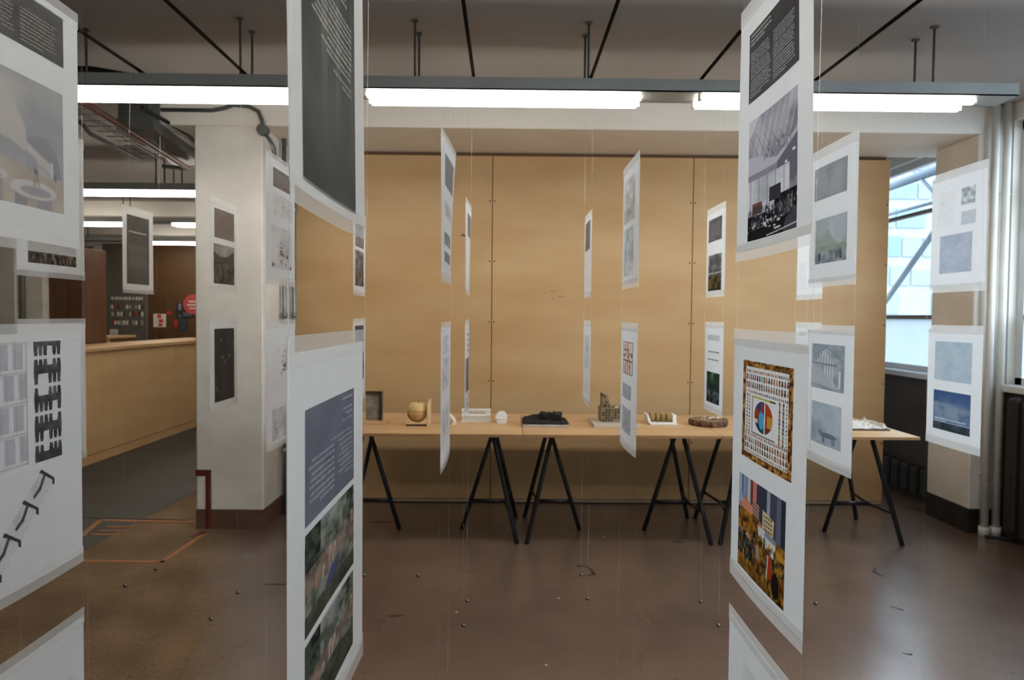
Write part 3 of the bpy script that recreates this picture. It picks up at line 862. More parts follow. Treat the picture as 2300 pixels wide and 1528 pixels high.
# ------------------------------------------------------------------ pipes, trays, ducts
t = thing('cable_tray', (-2.78, 4.9, 2.79), 'dark steel cable tray with wire mesh hanging left of the column', 'cable tray')
MB().tube([(-2.52, 3.80, 2.80), (-2.52, 4.05, 2.80), (-2.60, 4.70, 2.795), (-2.72, 5.65, 2.79)], .021, 8).build('side_rail', mat('brown_steel_rail', (92, 62, 52), (104, 72, 60), .45, metal=.3), t)
MB().tube([(-2.74, 3.85, 2.80), (-2.80, 4.38, 2.80), (-2.89, 4.62, 2.795), (-2.965, 5.40, 2.79)], .014, 8).build('side_rail', M['darkmetal'], t)
for i in range(12):
    y = 3.95 + i * .125
    MB().tube([(-2.76 - .09 * (y - 4), y, 2.80), (-2.53 - .11 * (y - 4), y, 2.80)], .003, 6).build('rung', M['galv'], t)
for k in (.3, .65):
    MB().tube([(-2.60 - .08 * k, 3.9, 2.802), (-2.72 - .12 * k, 5.4, 2.795)], .003, 6).build('mesh_wire', M['galv'], t)
MB().tube([(-2.88, 5.55, 2.785), (-2.74, 5.66, 2.785)], .016, 8).build('end_bar', M['galv'], t)
t = thing('air_duct', (-2.5, 5.0, 2.8), 'grey rectangular air duct dropping from the ceiling beside the beam', 'duct')
MB().rbox(-2.70, -2.565, 4.62, 4.72, 2.90, CEIL, .004).build('drop', M['duct'], t)
MB().rbox(-2.56, -2.47, 4.60, 4.72, 2.90, CEIL, .004).build('drop', M['duct'], t)
MB().prism([(-2.70, 4.60, 2.825), (-2.44, 4.60, 2.825), (-2.60, 5.70, 2.825), (-2.86, 5.70, 2.825)], [(-2.70, 4.60, 2.90), (-2.44, 4.60, 2.90), (-2.60, 5.70, 2.90), (-2.86, 5.70, 2.90)]).build('run', M['duct'], t)
tag(MB().tube([(-2.44, 4.45, 2.93), (-2.40, 5.0, 2.90), (-2.50, 5.7, 2.86)], .014, 8).build('sagging_cable', M['cable']), 'sagging black cable between duct and column', 'cable')
t = thing('conduit', (-2.1, 4.7, 2.9), 'grey conduit curving from the beam to a round box on the column', 'conduit')
MB().tube([(-2.46, 4.735, 3.0), (-2.1, 4.735, 3.0), (-2.02, 4.735, 3.015), (-1.95, 4.735, 3.04), (-1.84, 4.735, 3.03), (-1.775, 4.735, 2.995), (-1.745, 4.725, 2.93), (-1.735, 4.72, 2.87)], .014, 8).build('tube', M['duct'], t)
MB().tube([(-1.735, 4.75, 2.86), (-1.735, 4.69, 2.86)], .038, 20).build('junction_box', M['duct'], t)
MB().tube([(-1.725, 4.72, 2.84), (-1.69, 4.72, 2.79), (-1.665, 4.72, 2.74), (-1.66, 4.74, 2.64)], .012, 8).build('lower_tube', M['galv'], t)
MB().tube([(-1.715, 4.72, 2.84), (-1.675, 4.72, 2.79), (-1.648, 4.72, 2.74), (-1.645, 4.74, 2.64)], .005, 6).build('wire', M['galv'], t)
tag(MB().tube([(-2.06, 3.66, 2.85), (-2.35, 3.75, 2.92), (-2.62, 3.9, 2.97), (-2.75, 4.1, 3.0)], .02, 8).build('cable_bundle', M['cable']), 'thick black cable bundle at the top left above the tubes', 'cable')
for (x, y, l) in ((-1.715, 5.10, 'front steel pipe on the side of the white column'), (-1.715, 5.33, 'rear steel pipe on the side of the white column, next to the plywood')):
    t = thing('steel_pipe', (x, y, 0), l, 'pipe', 'steel pipes beside the left column')
    MB().tube([(x, y, 0), (x, y, BEAM)], .017, 10).build('pipe', M['galv'], t)
    for z in (.5, 1.55, 2.4):
        MB().tube([(x, y, z - .02), (x, y, z + .02)], .023, 10).build('clamp', M['galv'], t)
for (x, y, l) in ((3.462, 4.69, 'cream heating pipe nearer the plywood wall'), (3.545, 4.69, 'cream heating pipe nearer the window edge')):
    t = thing('heating_pipe', (x, y, 0), l, 'pipe', 'cream heating pipes by the window')
    MB().tube([(x, y, .06), (x, y, CEIL)], .026, 12).build('pipe', M['cream'], t)
    MB().tube([(x, y, .0), (x, y, .07)], .036, 12).build('floor_collar', M['cream'], t)
    for z in (.46, 2.55):
        MB().tube([(x - .045, y + .01, z + (.0 if x < 3.5 else -.09)), (x + .045, y + .01, z + (.0 if x < 3.5 else -.09))], .006, 6).build('bracket', M['cream'], t)
t = thing('radiator', (3.53, 3.6, 0), 'dark cast-iron radiator at the right edge under the window', 'radiator')
for k in range(14):
    y = 2.75 + k * .13
    MB().rbox(3.47, 3.59, y, y + .10, .08, 1.03, .035, 3).build('section', M['darkskirt'], t)
for z in (.18, .92):
    MB().tube([(3.53, 2.75, z), (3.53, 4.54, z)], .022, 10).build('header_pipe', M['darkskirt'], t)
t = thing('niche_radiator', (3.5, 6.4, 0), 'low dark radiator under the window beyond the plywood wall', 'radiator')
for k in range(16):
    y = 5.4 + k * .14
    MB().rbox(3.50, 3.585, y, y + .11, .06, .30, .02, 2).build('section', M['darkskirt'], t)
MB().tube([(3.54, 5.4, .11), (3.54, 7.6, .11)], .02, 8).build('header_pipe', M['darkskirt'], t)
tag(MB().tube([(3.42, 4.62, .02), (3.46, 4.6, .018), (3.52, 4.58, .02), (3.57, 4.52, .018)], .012, 8).build('floor_cable', M['cable']), 'black cable on the floor at the foot of the heating pipes', 'cable')

# ------------------------------------------------------------------ printed pictures: small rasters written as ink colours on a fine mesh
def vnoise(h, w, cells, seed, octv=4):
    r = np.random.RandomState(seed)
    out = np.zeros((h, w)); amp = 1.0; tot = 0
    for o in range(octv):
        cy_ = max(2, int(cells * 2 ** o * h / max(h, w)) + 1); cx_ = max(2, int(cells * 2 ** o * w / max(h, w)) + 1)
        g = r.rand(cy_ + 1, cx_ + 1)
        y = np.linspace(0, cy_ - 1e-3, h); x = np.linspace(0, cx_ - 1e-3, w)
        yi = y.astype(int); xi = x.astype(int)
        fy = (y - yi)[:, None]; fx = (x - xi)[None, :]
        fy = fy * fy * (3 - 2 * fy); fx = fx * fx * (3 - 2 * fx)
        a = g[yi][:, xi]; b = g[yi][:, xi + 1]; c = g[yi + 1][:, xi]; d = g[yi + 1][:, xi + 1]
        out += amp * ((a * (1 - fx) + b * fx) * (1 - fy) + (c * (1 - fx) + d * fx) * fy)
        tot += amp; amp *= 0.55
    return out / tot

class Cv:
    def __init__(s, w, h, bg=(226, 224, 224)):
        s.w, s.h = w, h
        s.a = np.ones((h, w, 3)) * np.array(bg, float)
        s.V, s.U = np.mgrid[0:h, 0:w]
        s.U = (s.U + .5) / w; s.V = (s.V + .5) / h
        s.asp = w / h
    def put(s, mask, c, al=1.0):
        k = (mask * al)[..., None]
        s.a = s.a * (1 - k) + np.array(c, float) * k
        return s
    def rect(s, u0, v0, u1, v1, c, al=1.0):
        return s.put(((s.U >= u0) & (s.U < u1) & (s.V >= v0) & (s.V < v1)).astype(float), c, al)
    def ell(s, u, v, ru, rv, c, al=1.0):
        return s.put((((s.U - u) / ru) ** 2 + ((s.V - v) / rv) ** 2 < 1).astype(float), c, al)
    def poly(s, pts, c, al=1.0):
        m = np.zeros((s.h, s.w), bool)
        n = len(pts)
        for i in range(n):
            x0, y0 = pts[i]; x1, y1 = pts[(i + 1) % n]
            if abs(y1 - y0) < 1e-9: continue
            cond = ((y0 > s.V) != (y1 > s.V)) & (s.U < (x1 - x0) * (s.V - y0) / (y1 - y0) + x0)
            m ^= cond
        return s.put(m.astype(float), c, al)
    def line(s, p, q, w, c, al=1.0):
        ax, ay = p[0] * s.asp, p[1]; bx, by = q[0] * s.asp, q[1]
        X = s.U * s.asp; Y = s.V
        dx, dy = bx - ax, by - ay
        t = np.clip(((X - ax) * dx + (Y - ay) * dy) / (dx * dx + dy * dy + 1e-9), 0, 1)
        d = np.hypot(X - ax - t * dx, Y - ay - t * dy)
        return s.put(np.clip(1.5 - d / w, 0, 1), c, al)
    def noise(s, c0, c1, cells, seed, al=1.0, lo=.3, hi=.7, mask=None, octv=4):
        n = np.clip((vnoise(s.h, s.w, cells, seed, octv) - lo) / (hi - lo), 0, 1)[..., None]
        t = np.array(c0, float) * (1 - n) + np.array(c1, float) * n
        k = al if mask is None else (mask * al)[..., None]
        s.a = s.a * (1 - k) + t * k
        return s
    def blur(s, n=1):
        for _ in range(n):
            p = np.pad(s.a, ((1, 1), (1, 1), (0, 0)), mode='edge')
            s.a = (p[:-2, 1:-1] + p[2:, 1:-1] + p[1:-1, :-2] + p[1:-1, 2:] + 2 * p[1:-1, 1:-1]) / 6
        return s
    def text(s, u0, v0, u1, v1, rows, c, al=.8, seed=0, align='l', rag=.15, last=.6):
        r = np.random.RandomState(seed)
        ph = (v1 - v0) / rows * s.h
        ph = max(ph, 2.0)
        for i in range(rows):
            y0 = int(v0 * s.h + i * ph); y1 = max(y0 + 1, int(y0 + ph * .5))
            L = (u1 - u0) * (1 - rag * r.rand()) * (last if i == rows - 1 else 1)
            a = u0 if align == 'l' else u1 - L
            x0 = int(a * s.w); x1 = int((a + L) * s.w)
            x = x0
            while x < x1:
                wl = r.randint(4, 15)
                for px in range(x, min(x + wl, x1)):
                    hgt = r.rand(y1 - y0)
                    k = al * (.55 + .45 * (hgt > .25))[:, None]
                    if 0 <= px < s.w and y1 <= s.h:
                        s.a[y0:y1, px] = s.a[y0:y1, px] * (1 - k) + np.array(c, float) * k
                x += wl + 1
        return s

def blobs(cv, n, seed, region, cols, smin, smax, al=.9, tall=1.6):
    r = np.random.RandomState(seed)
    for i in range(n):
        u = r.uniform(region[0], region[2]); v = r.uniform(region[1], region[3])
        a = r.uniform(smin, smax)
        cv.ell(u, v, a, a * tall * cv.asp, cols[r.randint(len(cols))], al)
    return cv

P_ = (226, 224, 224)
def c_dark_text(w=120, h=90, bg=(82, 78, 76), fg=(196, 194, 192), seed=1, cols=2, rows=13, head=3):
    c = Cv(w, h, bg)
    c.noise(tuple(v - 5 for v in bg), tuple(v + 7 for v in bg), 3, seed)
    c.text(.04, .05, .62, .05 + head * .06, head, fg, .8, seed, 'l', .5, .8)
    for k in range(cols):
        a = .04 + k * (.94 / cols)
        c.text(a, .12 + head * .06, a + .94 / cols - .05, .95, rows, fg, .72, seed + k + 1, 'l', .12)
    return c
def c_truss_hall(w=130, h=200):
    c = Cv(w, h, (150, 148, 156))
    c.noise((128, 126, 136), (182, 178, 184), 3, 4)
    for i in range(9): c.line((.05 + i * .12, .42), (.25 + i * .13, .02), .006, (214, 212, 216), .6)
    for i in range(7): c.line((i * .16, .10 + .03 * i), (.3 + i * .14, .42), .004, (108, 104, 116), .5)
    c.poly([(0, .30), (.25, .33), (.45, .39), (.6, .41), (1, .28), (1, .38), (.6, .5), (0, .44)], (190, 186, 196))
    blobs(c, 110, 6, (.3, .27, .9, .38), [(112, 106, 114), (84, 80, 88), (150, 128, 130), (170, 166, 172)], .005, .012, .7, 2)
    c.poly([(0, .0), (.25, .0), (0, .16)], (200, 200, 204))
    c.rect(0, .455, 1, .505, (148, 142, 156))
    c.poly([(.6, .45), (1, .32), (1, .62), (.9, .66), (.6, .52)], (112, 106, 118))
    c.ell(.93, .43, .03, .012, (226, 224, 226)); c.ell(.78, .49, .025, .011, (220, 218, 222))
    c.noise((176, 176, 182), (222, 222, 226), 4, 9, 1, mask=(((c.V > .505) & (c.V < .75) & (c.U < .85)).astype(float)))
    for i in range(5): c.line((.06 + i * .17, .51), (.06 + i * .17, .75), .005, (120, 118, 124), .7)
    c.noise((22, 20, 22), (96, 92, 98), 9, 12, 1, .35, .75, mask=(c.V > .70 + .10 * (1 - c.U) * 0).astype(float) * (c.V > .80 - .30 * c.U * (c.U > .55)).astype(float))
    blobs(c, 320, 7, (0, .74, 1, .93), [(28, 26, 28), (128, 126, 132), (180, 178, 182), (60, 56, 60), (36, 34, 36)], .005, .014, .75, 2.0)
    c.rect(.10, .70, .30, .79, (84, 72, 62)); c.rect(.10, .70, .30, .725, (130, 70, 68))
    c.rect(.45, .62, .68, .73, (56, 54, 58))
    c.poly([(.0, .93), (1, .86), (1, 1), (0, 1)], (26, 24, 26))
    blobs(c, 22, 8, (.1, .86, .7, .95), [(220, 218, 222)], .01, .035, .9, .5)
    c.poly([(.72, 1), (.78, .9), (1, .84), (1, 1)], (74, 70, 74)); c.line((.4, .985), (1, .955), .005, (206, 204, 208))
    return c
def c_ornate(w=150, h=180):
    c = Cv(w, h, (120, 70, 28))
    c.noise((72, 36, 12), (206, 150, 74), 26, 3, 1, .3, .7, octv=3)
    blobs(c, 60, 2, (0, 0, 1, 1), [(196, 150, 90), (92, 44, 16), (104, 116, 64), (60, 30, 14)], .01, .03, .7, 1.3)
    c.rect(.075, .06, .93, .935, (236, 232, 224))
    r = np.random.RandomState(5)
    pal = [(120, 62, 34), (160, 100, 56), (84, 46, 30), (190, 144, 96), (60, 40, 34), (96, 150, 104), (150, 60, 90), (72, 132, 148)]
    def fig(u, v, su, sv):
        k = pal[r.choice(len(pal), p=[.26, .22, .18, .14, .1, .04, .03, .03])]
        c.ell(u, v - sv * .32, su * .38, sv * .2, k); c.ell(u, v + sv * .12, su * .46, sv * .36, k)
        if r.rand() < .5: c.ell(u, v + sv * .1, su * .16, sv * .16, pal[3])
    for row, (v, s) in enumerate([(.105, .03), (.165, .06), (.245, .065), (.31, .025), (.74, .03), (.80, .06), (.865, .055), (.915, .022)]):
        n = 18 if s > .04 else 24
        for i in range(n): fig(.10 + i * .81 / (n - 1), v, .034 if s > .04 else .022, s)
    for i in range(11):
        v = .35 + i * .036
        fig(.12, v, .03, .03); fig(.175, v, .03, .028); fig(.78, v, .034, .034); fig(.845, v, .034, .034); fig(.90, v, .022, .022)
    c.rect(.235, .345, .71, .715, (104, 60, 26)); c.rect(.245, .36, .705, .705, (236, 234, 232))
    c.rect(.235, .345, .6, .362, (180, 170, 60))
    m = (((c.U - .475) / .185) ** 2 + ((c.V - .53) / .155) ** 2 < 1)
    def sub(cond, col): c.put((m & cond).astype(float), col)
    sub(c.U > 0, (52, 70, 110)); sub((c.U < .40) & (c.V > .46), (150, 62, 34)); sub((c.U < .36) & (c.V > .56), (214, 210, 206)); sub((c.U < .44) & (c.V > .60), (46, 66, 70))
    sub((c.U > .5), (178, 70, 30)); sub((c.U > .55) & (c.V > .5), (196, 150, 56)); sub((c.U > .5) & (c.V > .61), (120, 56, 34)); sub((c.U > .495) & (c.U < .515), (236, 234, 232))
    sub(((c.U - .44) / .055) ** 2 + ((c.V - .56) / .09) ** 2 < 1, (74, 170, 206)); sub(((c.U - .45) / .025) ** 2 + ((c.V - .44) / .05) ** 2 < 1, (170, 60, 60))
    return c
def c_market(w=140, h=170):
    c = Cv(w, h, (96, 98, 112))
    for i, (a, b, col) in enumerate([(0, .08, (176, 178, 184)), (.08, .22, (96, 108, 134)), (.12, .20, (140, 160, 186)), (.22, .30, (190, 190, 194)), (.30, .36, (112, 60, 56)), (.36, .44, (206, 120, 104)), (.44, .66, (62, 62, 76)), (.66, .72, (158, 160, 168)), (.72, .84, (74, 74, 88)), (.84, .92, (104, 106, 120)), (.92, 1, (48, 52, 62))]):
        c.rect(a, 0, b, .55, col)
    c.poly([(0, .18), (.25, .24), (.58, .38), (.58, .44), (.2, .36), (0, .34)], (186, 112, 88))
    c.poly([(.10, .24), (.36, .26), (.36, .36), (.10, .34)], (206, 140, 104)); c.rect(.36, .2, .5, .36, (124, 78, 66))
    for i in range(4): c.line((.36, .21 + i * .035), (.5, .23 + i * .035), .006, (220, 190, 160))
    c.poly([(.58, .22), (.80, .26), (.78, .46), (.58, .42)], (222, 200, 150))
    for i in range(4):
        for j in range(4): c.rect(.61 + i * .042, .26 + j * .04, .635 + i * .042, .285 + j * .04, (92, 80, 70))
    low = ((c.V > .40 + .05 * c.U) | ((c.U < .5) & (c.V > .36))).astype(float)
    c.noise((52, 34, 16), (176, 118, 36), 12, 8, 1, .3, .68, mask=low)
    c.poly([(0, .16), (.10, .2), (.12, .3), (0, .32)], (150, 166, 196))
    c.poly([(.48, .40), (.66, .42), (.62, .54), (.50, .50)], (206, 206, 204)); c.poly([(.62, .46), (.84, .48), (.80, .62), (.62, .56)], (214, 214, 212)); c.poly([(.64, .40), (.84, .43), (.84, .48), (.62, .46)], (140, 142, 144))
    c.noise((30, 34, 34), (74, 80, 80), 7, 10, 1, mask=((c.U < .40) & (c.V > .58) & (c.V < .84)).astype(float))
    c.ell(.28, .60, .08, .022, (206, 212, 216)); c.ell(.08, .59, .07, .018, (170, 176, 180))
    blobs(c, 420, 4, (.03, .50, 1, .98), [(40, 28, 16), (196, 132, 34), (112, 72, 26), (24, 20, 18), (150, 60, 36), (206, 150, 50), (70, 84, 52), (120, 110, 100), (60, 44, 30)], .005, .018, .75, 2.4)
    c.ell(.74, .72, .05, .12, (168, 60, 30)); c.line((.70, .62), (.68, .84), .008, (226, 216, 200)); c.ell(.84, .85, .07, .12, (28, 22, 20)); c.ell(.48, .68, .035, .07, (150, 146, 142))
    c.poly([(.84, .50), (1, .53), (1, .58), (.86, .58)], (190, 140, 44))
    c.noise((112, 72, 24), (170, 112, 38), 14, 14, .55, mask=((c.V > .88) & (c.U < .7)).astype(float))
    return c.blur(1)
def c_garden(w=130, h=110, seed=1, river=True):
    c = Cv(w, h, (112, 118, 108))
    c.noise((76, 84, 74), (150, 154, 144), 12, seed, 1, .3, .7)
    sky = np.clip(1.2 - c.V * 5 - .6 * vnoise(h, w, 8, seed + 3), 0, 1) * (np.abs(c.U - .35) < .3)
    c.put(sky, (176, 178, 182), .9)
    c.noise((26, 32, 32), (74, 84, 74), 14, seed + 5, 1, .35, .65, mask=((c.U < .28) & (c.V < .45)).astype(float))
    c.noise((30, 38, 34), (90, 100, 84), 14, seed + 6, .9, .3, .6, mask=((c.U > .82) & (c.V < .5)).astype(float))
    c.noise((112, 96, 88), (168, 134, 116), 12, seed + 7, .6, mask=((c.V > .38) & (c.V < .62) & ((c.U < .5) | (c.U > .55))).astype(float))
    r = np.random.RandomState(seed)
    for u, v, s, col in [(.22, .58, .07, (176, 140, 132)), (.48, .50, .08, (196, 168, 160)), (.56, .48, .05, (206, 186, 180)), (.80, .40, .07, (150, 128, 128)), (.95, .36, .06, (190, 158, 148)), (.34, .58, .05, (206, 180, 172))]:
        c.rect(u - s * .5, v - s * 1.2, u + s * .5, v + s * 1.2, col); c.rect(u, v - s * .3, u + s * .2, v + s * 1.2, (92, 66, 62))
    if river: c.poly([(.36, .78), (.50, .64), (.72, .60), (.62, .68), (.48, .82), (.38, .88)], (74, 82, 132))
    c.noise((40, 48, 38), (92, 98, 78), 12, seed + 9, .9, mask=((c.V > .62) & (c.V - .62 > .3 * (c.U - .6))).astype(float) * (0.0 if river else 1.0))
    c.noise((44, 50, 40), (84, 84, 68), 6, seed + 11, .85, mask=(c.V > .80).astype(float))
    c.poly([(0, .9), (.4, .86), (.3, 1), (0, 1)], (72, 68, 62))
    blobs(c, 160, seed, (0, .5, 1, .9), [(122, 128, 108), (76, 82, 70), (146, 140, 122), (96, 100, 88)], .004, .012, .6, 1.0)
    blobs(c, 120, seed + 1, (0, .05, 1, .45), [(92, 100, 88), (128, 132, 118), (70, 78, 70), (160, 162, 156)], .004, .014, .6, 1.4)
    return c.blur(1)
def c_grey_forest(w=120, h=230):
    c = Cv(w, h, (86, 87, 86))
    c.noise((76, 78, 78), (100, 100, 97), 3, 2)
    n = np.clip((vnoise(8, w, 18, 5, 2)[3] - .45) * 4, 0, 1)[None, :] * np.clip(1 - np.abs(c.V - .52) * 3.0, 0, 1)
    c.put(n, (148, 142, 132), .45)
    for s, (u0, u1) in enumerate([(.70, .77), (.785, .845), (.86, .95)]):
        pass
    # open title letters at the head, then paragraphs
    for (u, k) in ((.70, 'C'), (.79, 'L'), (.88, 'D')):
        v0, v1 = .155, .205
        if k == 'C':
            c.line((u + .06, v0), (u, v0), .006, (206, 206, 204)); c.line((u, v0), (u, v1), .006, (206, 206, 204)); c.line((u, v1), (u + .06, v1), .006, (206, 206, 204))
        if k == 'L':
            c.line((u, v0), (u, v1), .006, (206, 206, 204)); c.line((u, v1), (u + .06, v1), .006, (206, 206, 204))
        if k == 'D':
            c.line((u, v0), (u, v1), .006, (206, 206, 204)); c.line((u, v0), (u + .04, v0), .006, (206, 206, 204)); c.line((u, v1), (u + .04, v1), .006, (206, 206, 204)); c.line((u + .06, v0 + .012), (u + .06, v1 - .012), .006, (206, 206, 204))
    c.text(.50, .225, .80, .25, 1, (196, 196, 194), .8, 3, 'r', .1)
    c.text(.13, .275, .86, .40, 7, (206, 206, 202), .85, 4, 'l', .10)
    c.text(.13, .415, .93, .56, 8, (206, 206, 202), .8, 5, 'r', .22)
    c.text(.13, .565, .90, .60, 2, (206, 206, 202), .75, 6, 'r', .3)
    c.text(.55, .61, .92, .645, 2, (206, 206, 202), .6, 7, 'r', .3)
    return c
def c_blue_text():
    c = Cv(130, 110, (110, 116, 130))
    c.noise((104, 110, 124), (116, 122, 136), 3, 1)
    c.text(.55, .06, .96, .12, 1, (196, 198, 204), .7, 1, 'r', .1); c.text(.70, .17, .96, .27, 2, (190, 192, 200), .65, 2, 'r', .4); c.text(.55, .29, .96, .34, 1, (190, 192, 200), .6, 2, 'r', .1)
    c.text(.15, .40, .92, .45, 1, (190, 192, 200), .6, 3, 'r', .1)
    c.text(.05, .46, .55, .92, 8, (190, 192, 200), .6, 4, 'r', .15); c.text(.62, .46, .97, .88, 8, (190, 192, 200), .6, 5, 'r', .2)
    return c
def c_white_hall():
    c = Cv(130, 150, (160, 160, 164))
    c.noise((146, 148, 154), (180, 178, 176), 3, 3)
    c.poly([(.0, .0), (.25, .0), (.55, .38), (.56, .48), (.85, .62), (.84, .70), (.40, .52), (0, .5)], (190, 184, 178))
    c.poly([(.57, .44), (.8, .42), (.93, .56), (.97, .72), (.86, .72), (.84, .62), (.56, .50)], (134, 134, 142))
    c.poly([(0, .62), (1, .76), (1, 1), (0, 1)], (180, 166, 148)); c.noise((166, 152, 138), (190, 180, 166), 4, 8, .8, mask=(c.V > .64 + .12 * c.U).astype(float))
    c.poly([(.55, .56), (.68, .62), (.68, .74), (.55, .7)], (150, 150, 158)); c.rect(.84, .60, .86, .72, (214, 216, 220))
    for (u, v, a, b) in ((.64, .86, .26, .07), (.14, .80, .22, .045), (.05, .97, .16, .05)):
        c.rect(u - a * .8, v, u - a * .3, 1, (134, 132, 138)); c.rect(u + a * .1, v, u + a * .8, 1, (148, 146, 150)); c.ell(u, v, a, b, (206, 202, 198)); c.ell(u + .02, v + .01, a * .66, b * .55, (152, 150, 156))
    c.ell(.66, .715, .022, .03, (96, 92, 92)); c.line((.66, .74), (.64, .82), .012, (128, 124, 124), .7); c.line((.67, .74), (.69, .82), .010, (128, 124, 124), .7); c.ell(.89, .72, .022, .028, (104, 104, 110))
    c.a = c.a * .72 + np.array((196, 192, 190)) * .28
    return c.blur(1)
def c_plan():
    c = Cv(110, 130, P_)
    r = np.random.RandomState(2)
    for i in range(4):
        for j in range(4):
            u, v = .02 + i * .245 + (.09 if j % 2 else 0), .02 + j * .245
            c.rect(u, v, u + .17, v + .2, (188, 187, 194), .8); c.noise((176, 176, 184), (200, 198, 204), 20, i + j * 4, .5, mask=((c.U > u) & (c.U < u + .17) & (c.V > v) & (c.V < v + .2)).astype(float))
            for k in range(3): c.line((u + .05 * k, v - .01), (u + .05 * k, v + .21), .002, (150, 148, 152), .6)
    for j in range(5): c.line((0, .01 + j * .245), (1, .0 + j * .245), .004, (156, 154, 156), .7); c.line((0, .03 + j * .245 - .01), (1, .02 + j * .245), .003, (186, 172, 172), .5)
    c.line((.985, 0), (.985, 1), .005, (140, 138, 140), .8)
    return c
def c_teeth():
    K = (72, 72, 74)
    c = Cv(70, 200, P_)
    def comb(v0, v1, down, gap):
        c.rect(.0, v0, 1, v1, P_)
        n = 6
        for i in range(n):
            if i in gap: continue
            a = i / n + .01; b = (i + 1) / n - .01
            q = .022
            if down: c.poly([(a, v0), (b, v0), (b - q, v1), (a + q, v1)], K)
            else: c.poly([(a + q, v0), (b - q, v0), (b, v1), (a, v1)], K)
    c.rect(0, 0, 1, .04, K); comb(.04, .12, True, (3,)); comb(.15, .20, False, (3,)); c.rect(0, .20, 1, .27, K); comb(.27, .355, True, (1, 2)); comb(.385, .45, False, (1, 2)); c.rect(0, .45, 1, .51, K)
    comb(.51, .585, True, (4,)); comb(.615, .68, False, (4,)); c.rect(0, .68, 1, .75, K); comb(.75, .83, True, (2,)); comb(.86, .92, False, (2,)); c.rect(0, .92, 1, 1, K)
    k = (c.a[..., 0] < 120).astype(float)
    c.noise((62, 62, 64), (112, 112, 114), 9, 4, 1, .35, .8, mask=k)
    return c
def c_chain():
    c = Cv(130, 130, P_)
    K = (66, 66, 68)
    for i in range(5):
        u, v = .80 - .245 * i, .10 + .225 * i
        c.poly([(u - .03, v - .05), (u, v - .075), (u + .20, v + .05), (u + .195, v + .11), (u + .165, v + .10), (u + .16, v + .055)], K)
        c.line((u + .04, v + .0), (u - .02, v + .10), .017, K); c.line((u - .02, v + .10), (u - .10, v + .155), .017, K)
        for k in range(9):
            a = u + .0 + .022 * k; b = v - .05 + .014 * k
            c.line((a, b), (a - .235, b + .215), .002, (146, 144, 146), .75)
        c.poly([(u - .16, v + .07), (u - .05, v + .0), (u - .03, v + .06), (u - .12, v + .14)], (190, 188, 194), .6)
    return c
def c_sketch(w=50, h=60, seed=1, tone=(168, 166, 166), ink=(96, 92, 92), bg=P_, n=26, fill=.8):
    c = Cv(w, h, bg)
    c.noise(bg, tone, 4, seed, fill, .2, .7)
    r = np.random.RandomState(seed)
    for i in range(n):
        u, v = r.uniform(.1, .85), r.uniform(.15, .85)
        c.line((u, v), (u + r.uniform(-.2, .2), v + r.uniform(-.2, .2)), .008, ink, r.uniform(.25, .7))
    return c
def c_tower_sketch():
    c = Cv(60, 80, (214, 212, 212))
    c.noise((196, 194, 196), (220, 218, 218), 3, 3, 1)
    c.poly([(.0, .25), (.3, .28), (.3, .9), (0, .8)], (222, 220, 220))
    r = np.random.RandomState(1)
    for i in range(26):
        u = .35 + .35 * r.rand(); v = .3 + .6 * r.rand()
        c.rect(u, v, u + .12 * r.rand() + .03, v + .05, (120, 104, 100) if r.rand() < .6 else (176, 160, 156), .8)
    c.ell(.08, .92, .05, .04, (112, 104, 104)); c.ell(.93, .93, .05, .04, (112, 104, 104))
    return c
def c_fragments():
    c = Cv(70, 100, P_)
    r = np.random.RandomState(8)
    for i in range(75):
        a = r.uniform(0, 6.28); d = abs(r.normal(0, .22))
        u, v = .62 + d * math.cos(a), .45 + d * 1.1 * math.sin(a)
        s = r.uniform(.012, .05); t = r.uniform(0, 3)
        c.poly([(u + s * math.cos(t + k), v + s * .8 * math.sin(t + k)) for k in (0, 1.2, 3.1, 4.4)], (116, 110, 112) if r.rand() < .6 else (164, 158, 160), .85)
    return c
def c_photo(w, h, top, bot, seed, dark=None):
    c = Cv(w, h, top)
    t = c.V[..., None]
    c.a = np.array(top, float) * (1 - t) + np.array(bot, float) * t
    c.noise(tuple(v * .65 for v in bot), tuple(min(255, v * 1.25) for v in top), 5, seed, .5)
    if dark:
        c.noise(dark, tuple(min(255, v * 2.2) for v in dark), 8, seed + 1, .9, mask=np.clip((c.V - .45 + .2 * (vnoise(h, w, 5, seed + 4) - .5)) * 6, 0, 1))
    return c
def c_alps():
    c = Cv(90, 80, (178, 184, 184))
    c.noise((168, 174, 176), (192, 196, 198), 3, 2)
    c.poly([(0, .2), (.14, .38), (.22, .45), (.45, .25), (.6, .5), (.8, .62), (1, .5), (1, .75), (0, .78)], (160, 168, 160))
    c.noise((130, 138, 122), (160, 166, 152), 7, 4, .9, mask=((c.V > .62) & (c.V < .74)).astype(float))
    c.noise((112, 116, 118), (166, 168, 172), 8, 5, .9, mask=(c.V > .72).astype(float))
    for u in (.14, .2, .17, .7, .77, .82, .85): c.line((u, .78), (u + .01, .93), .012, (66, 68, 70))
    return c
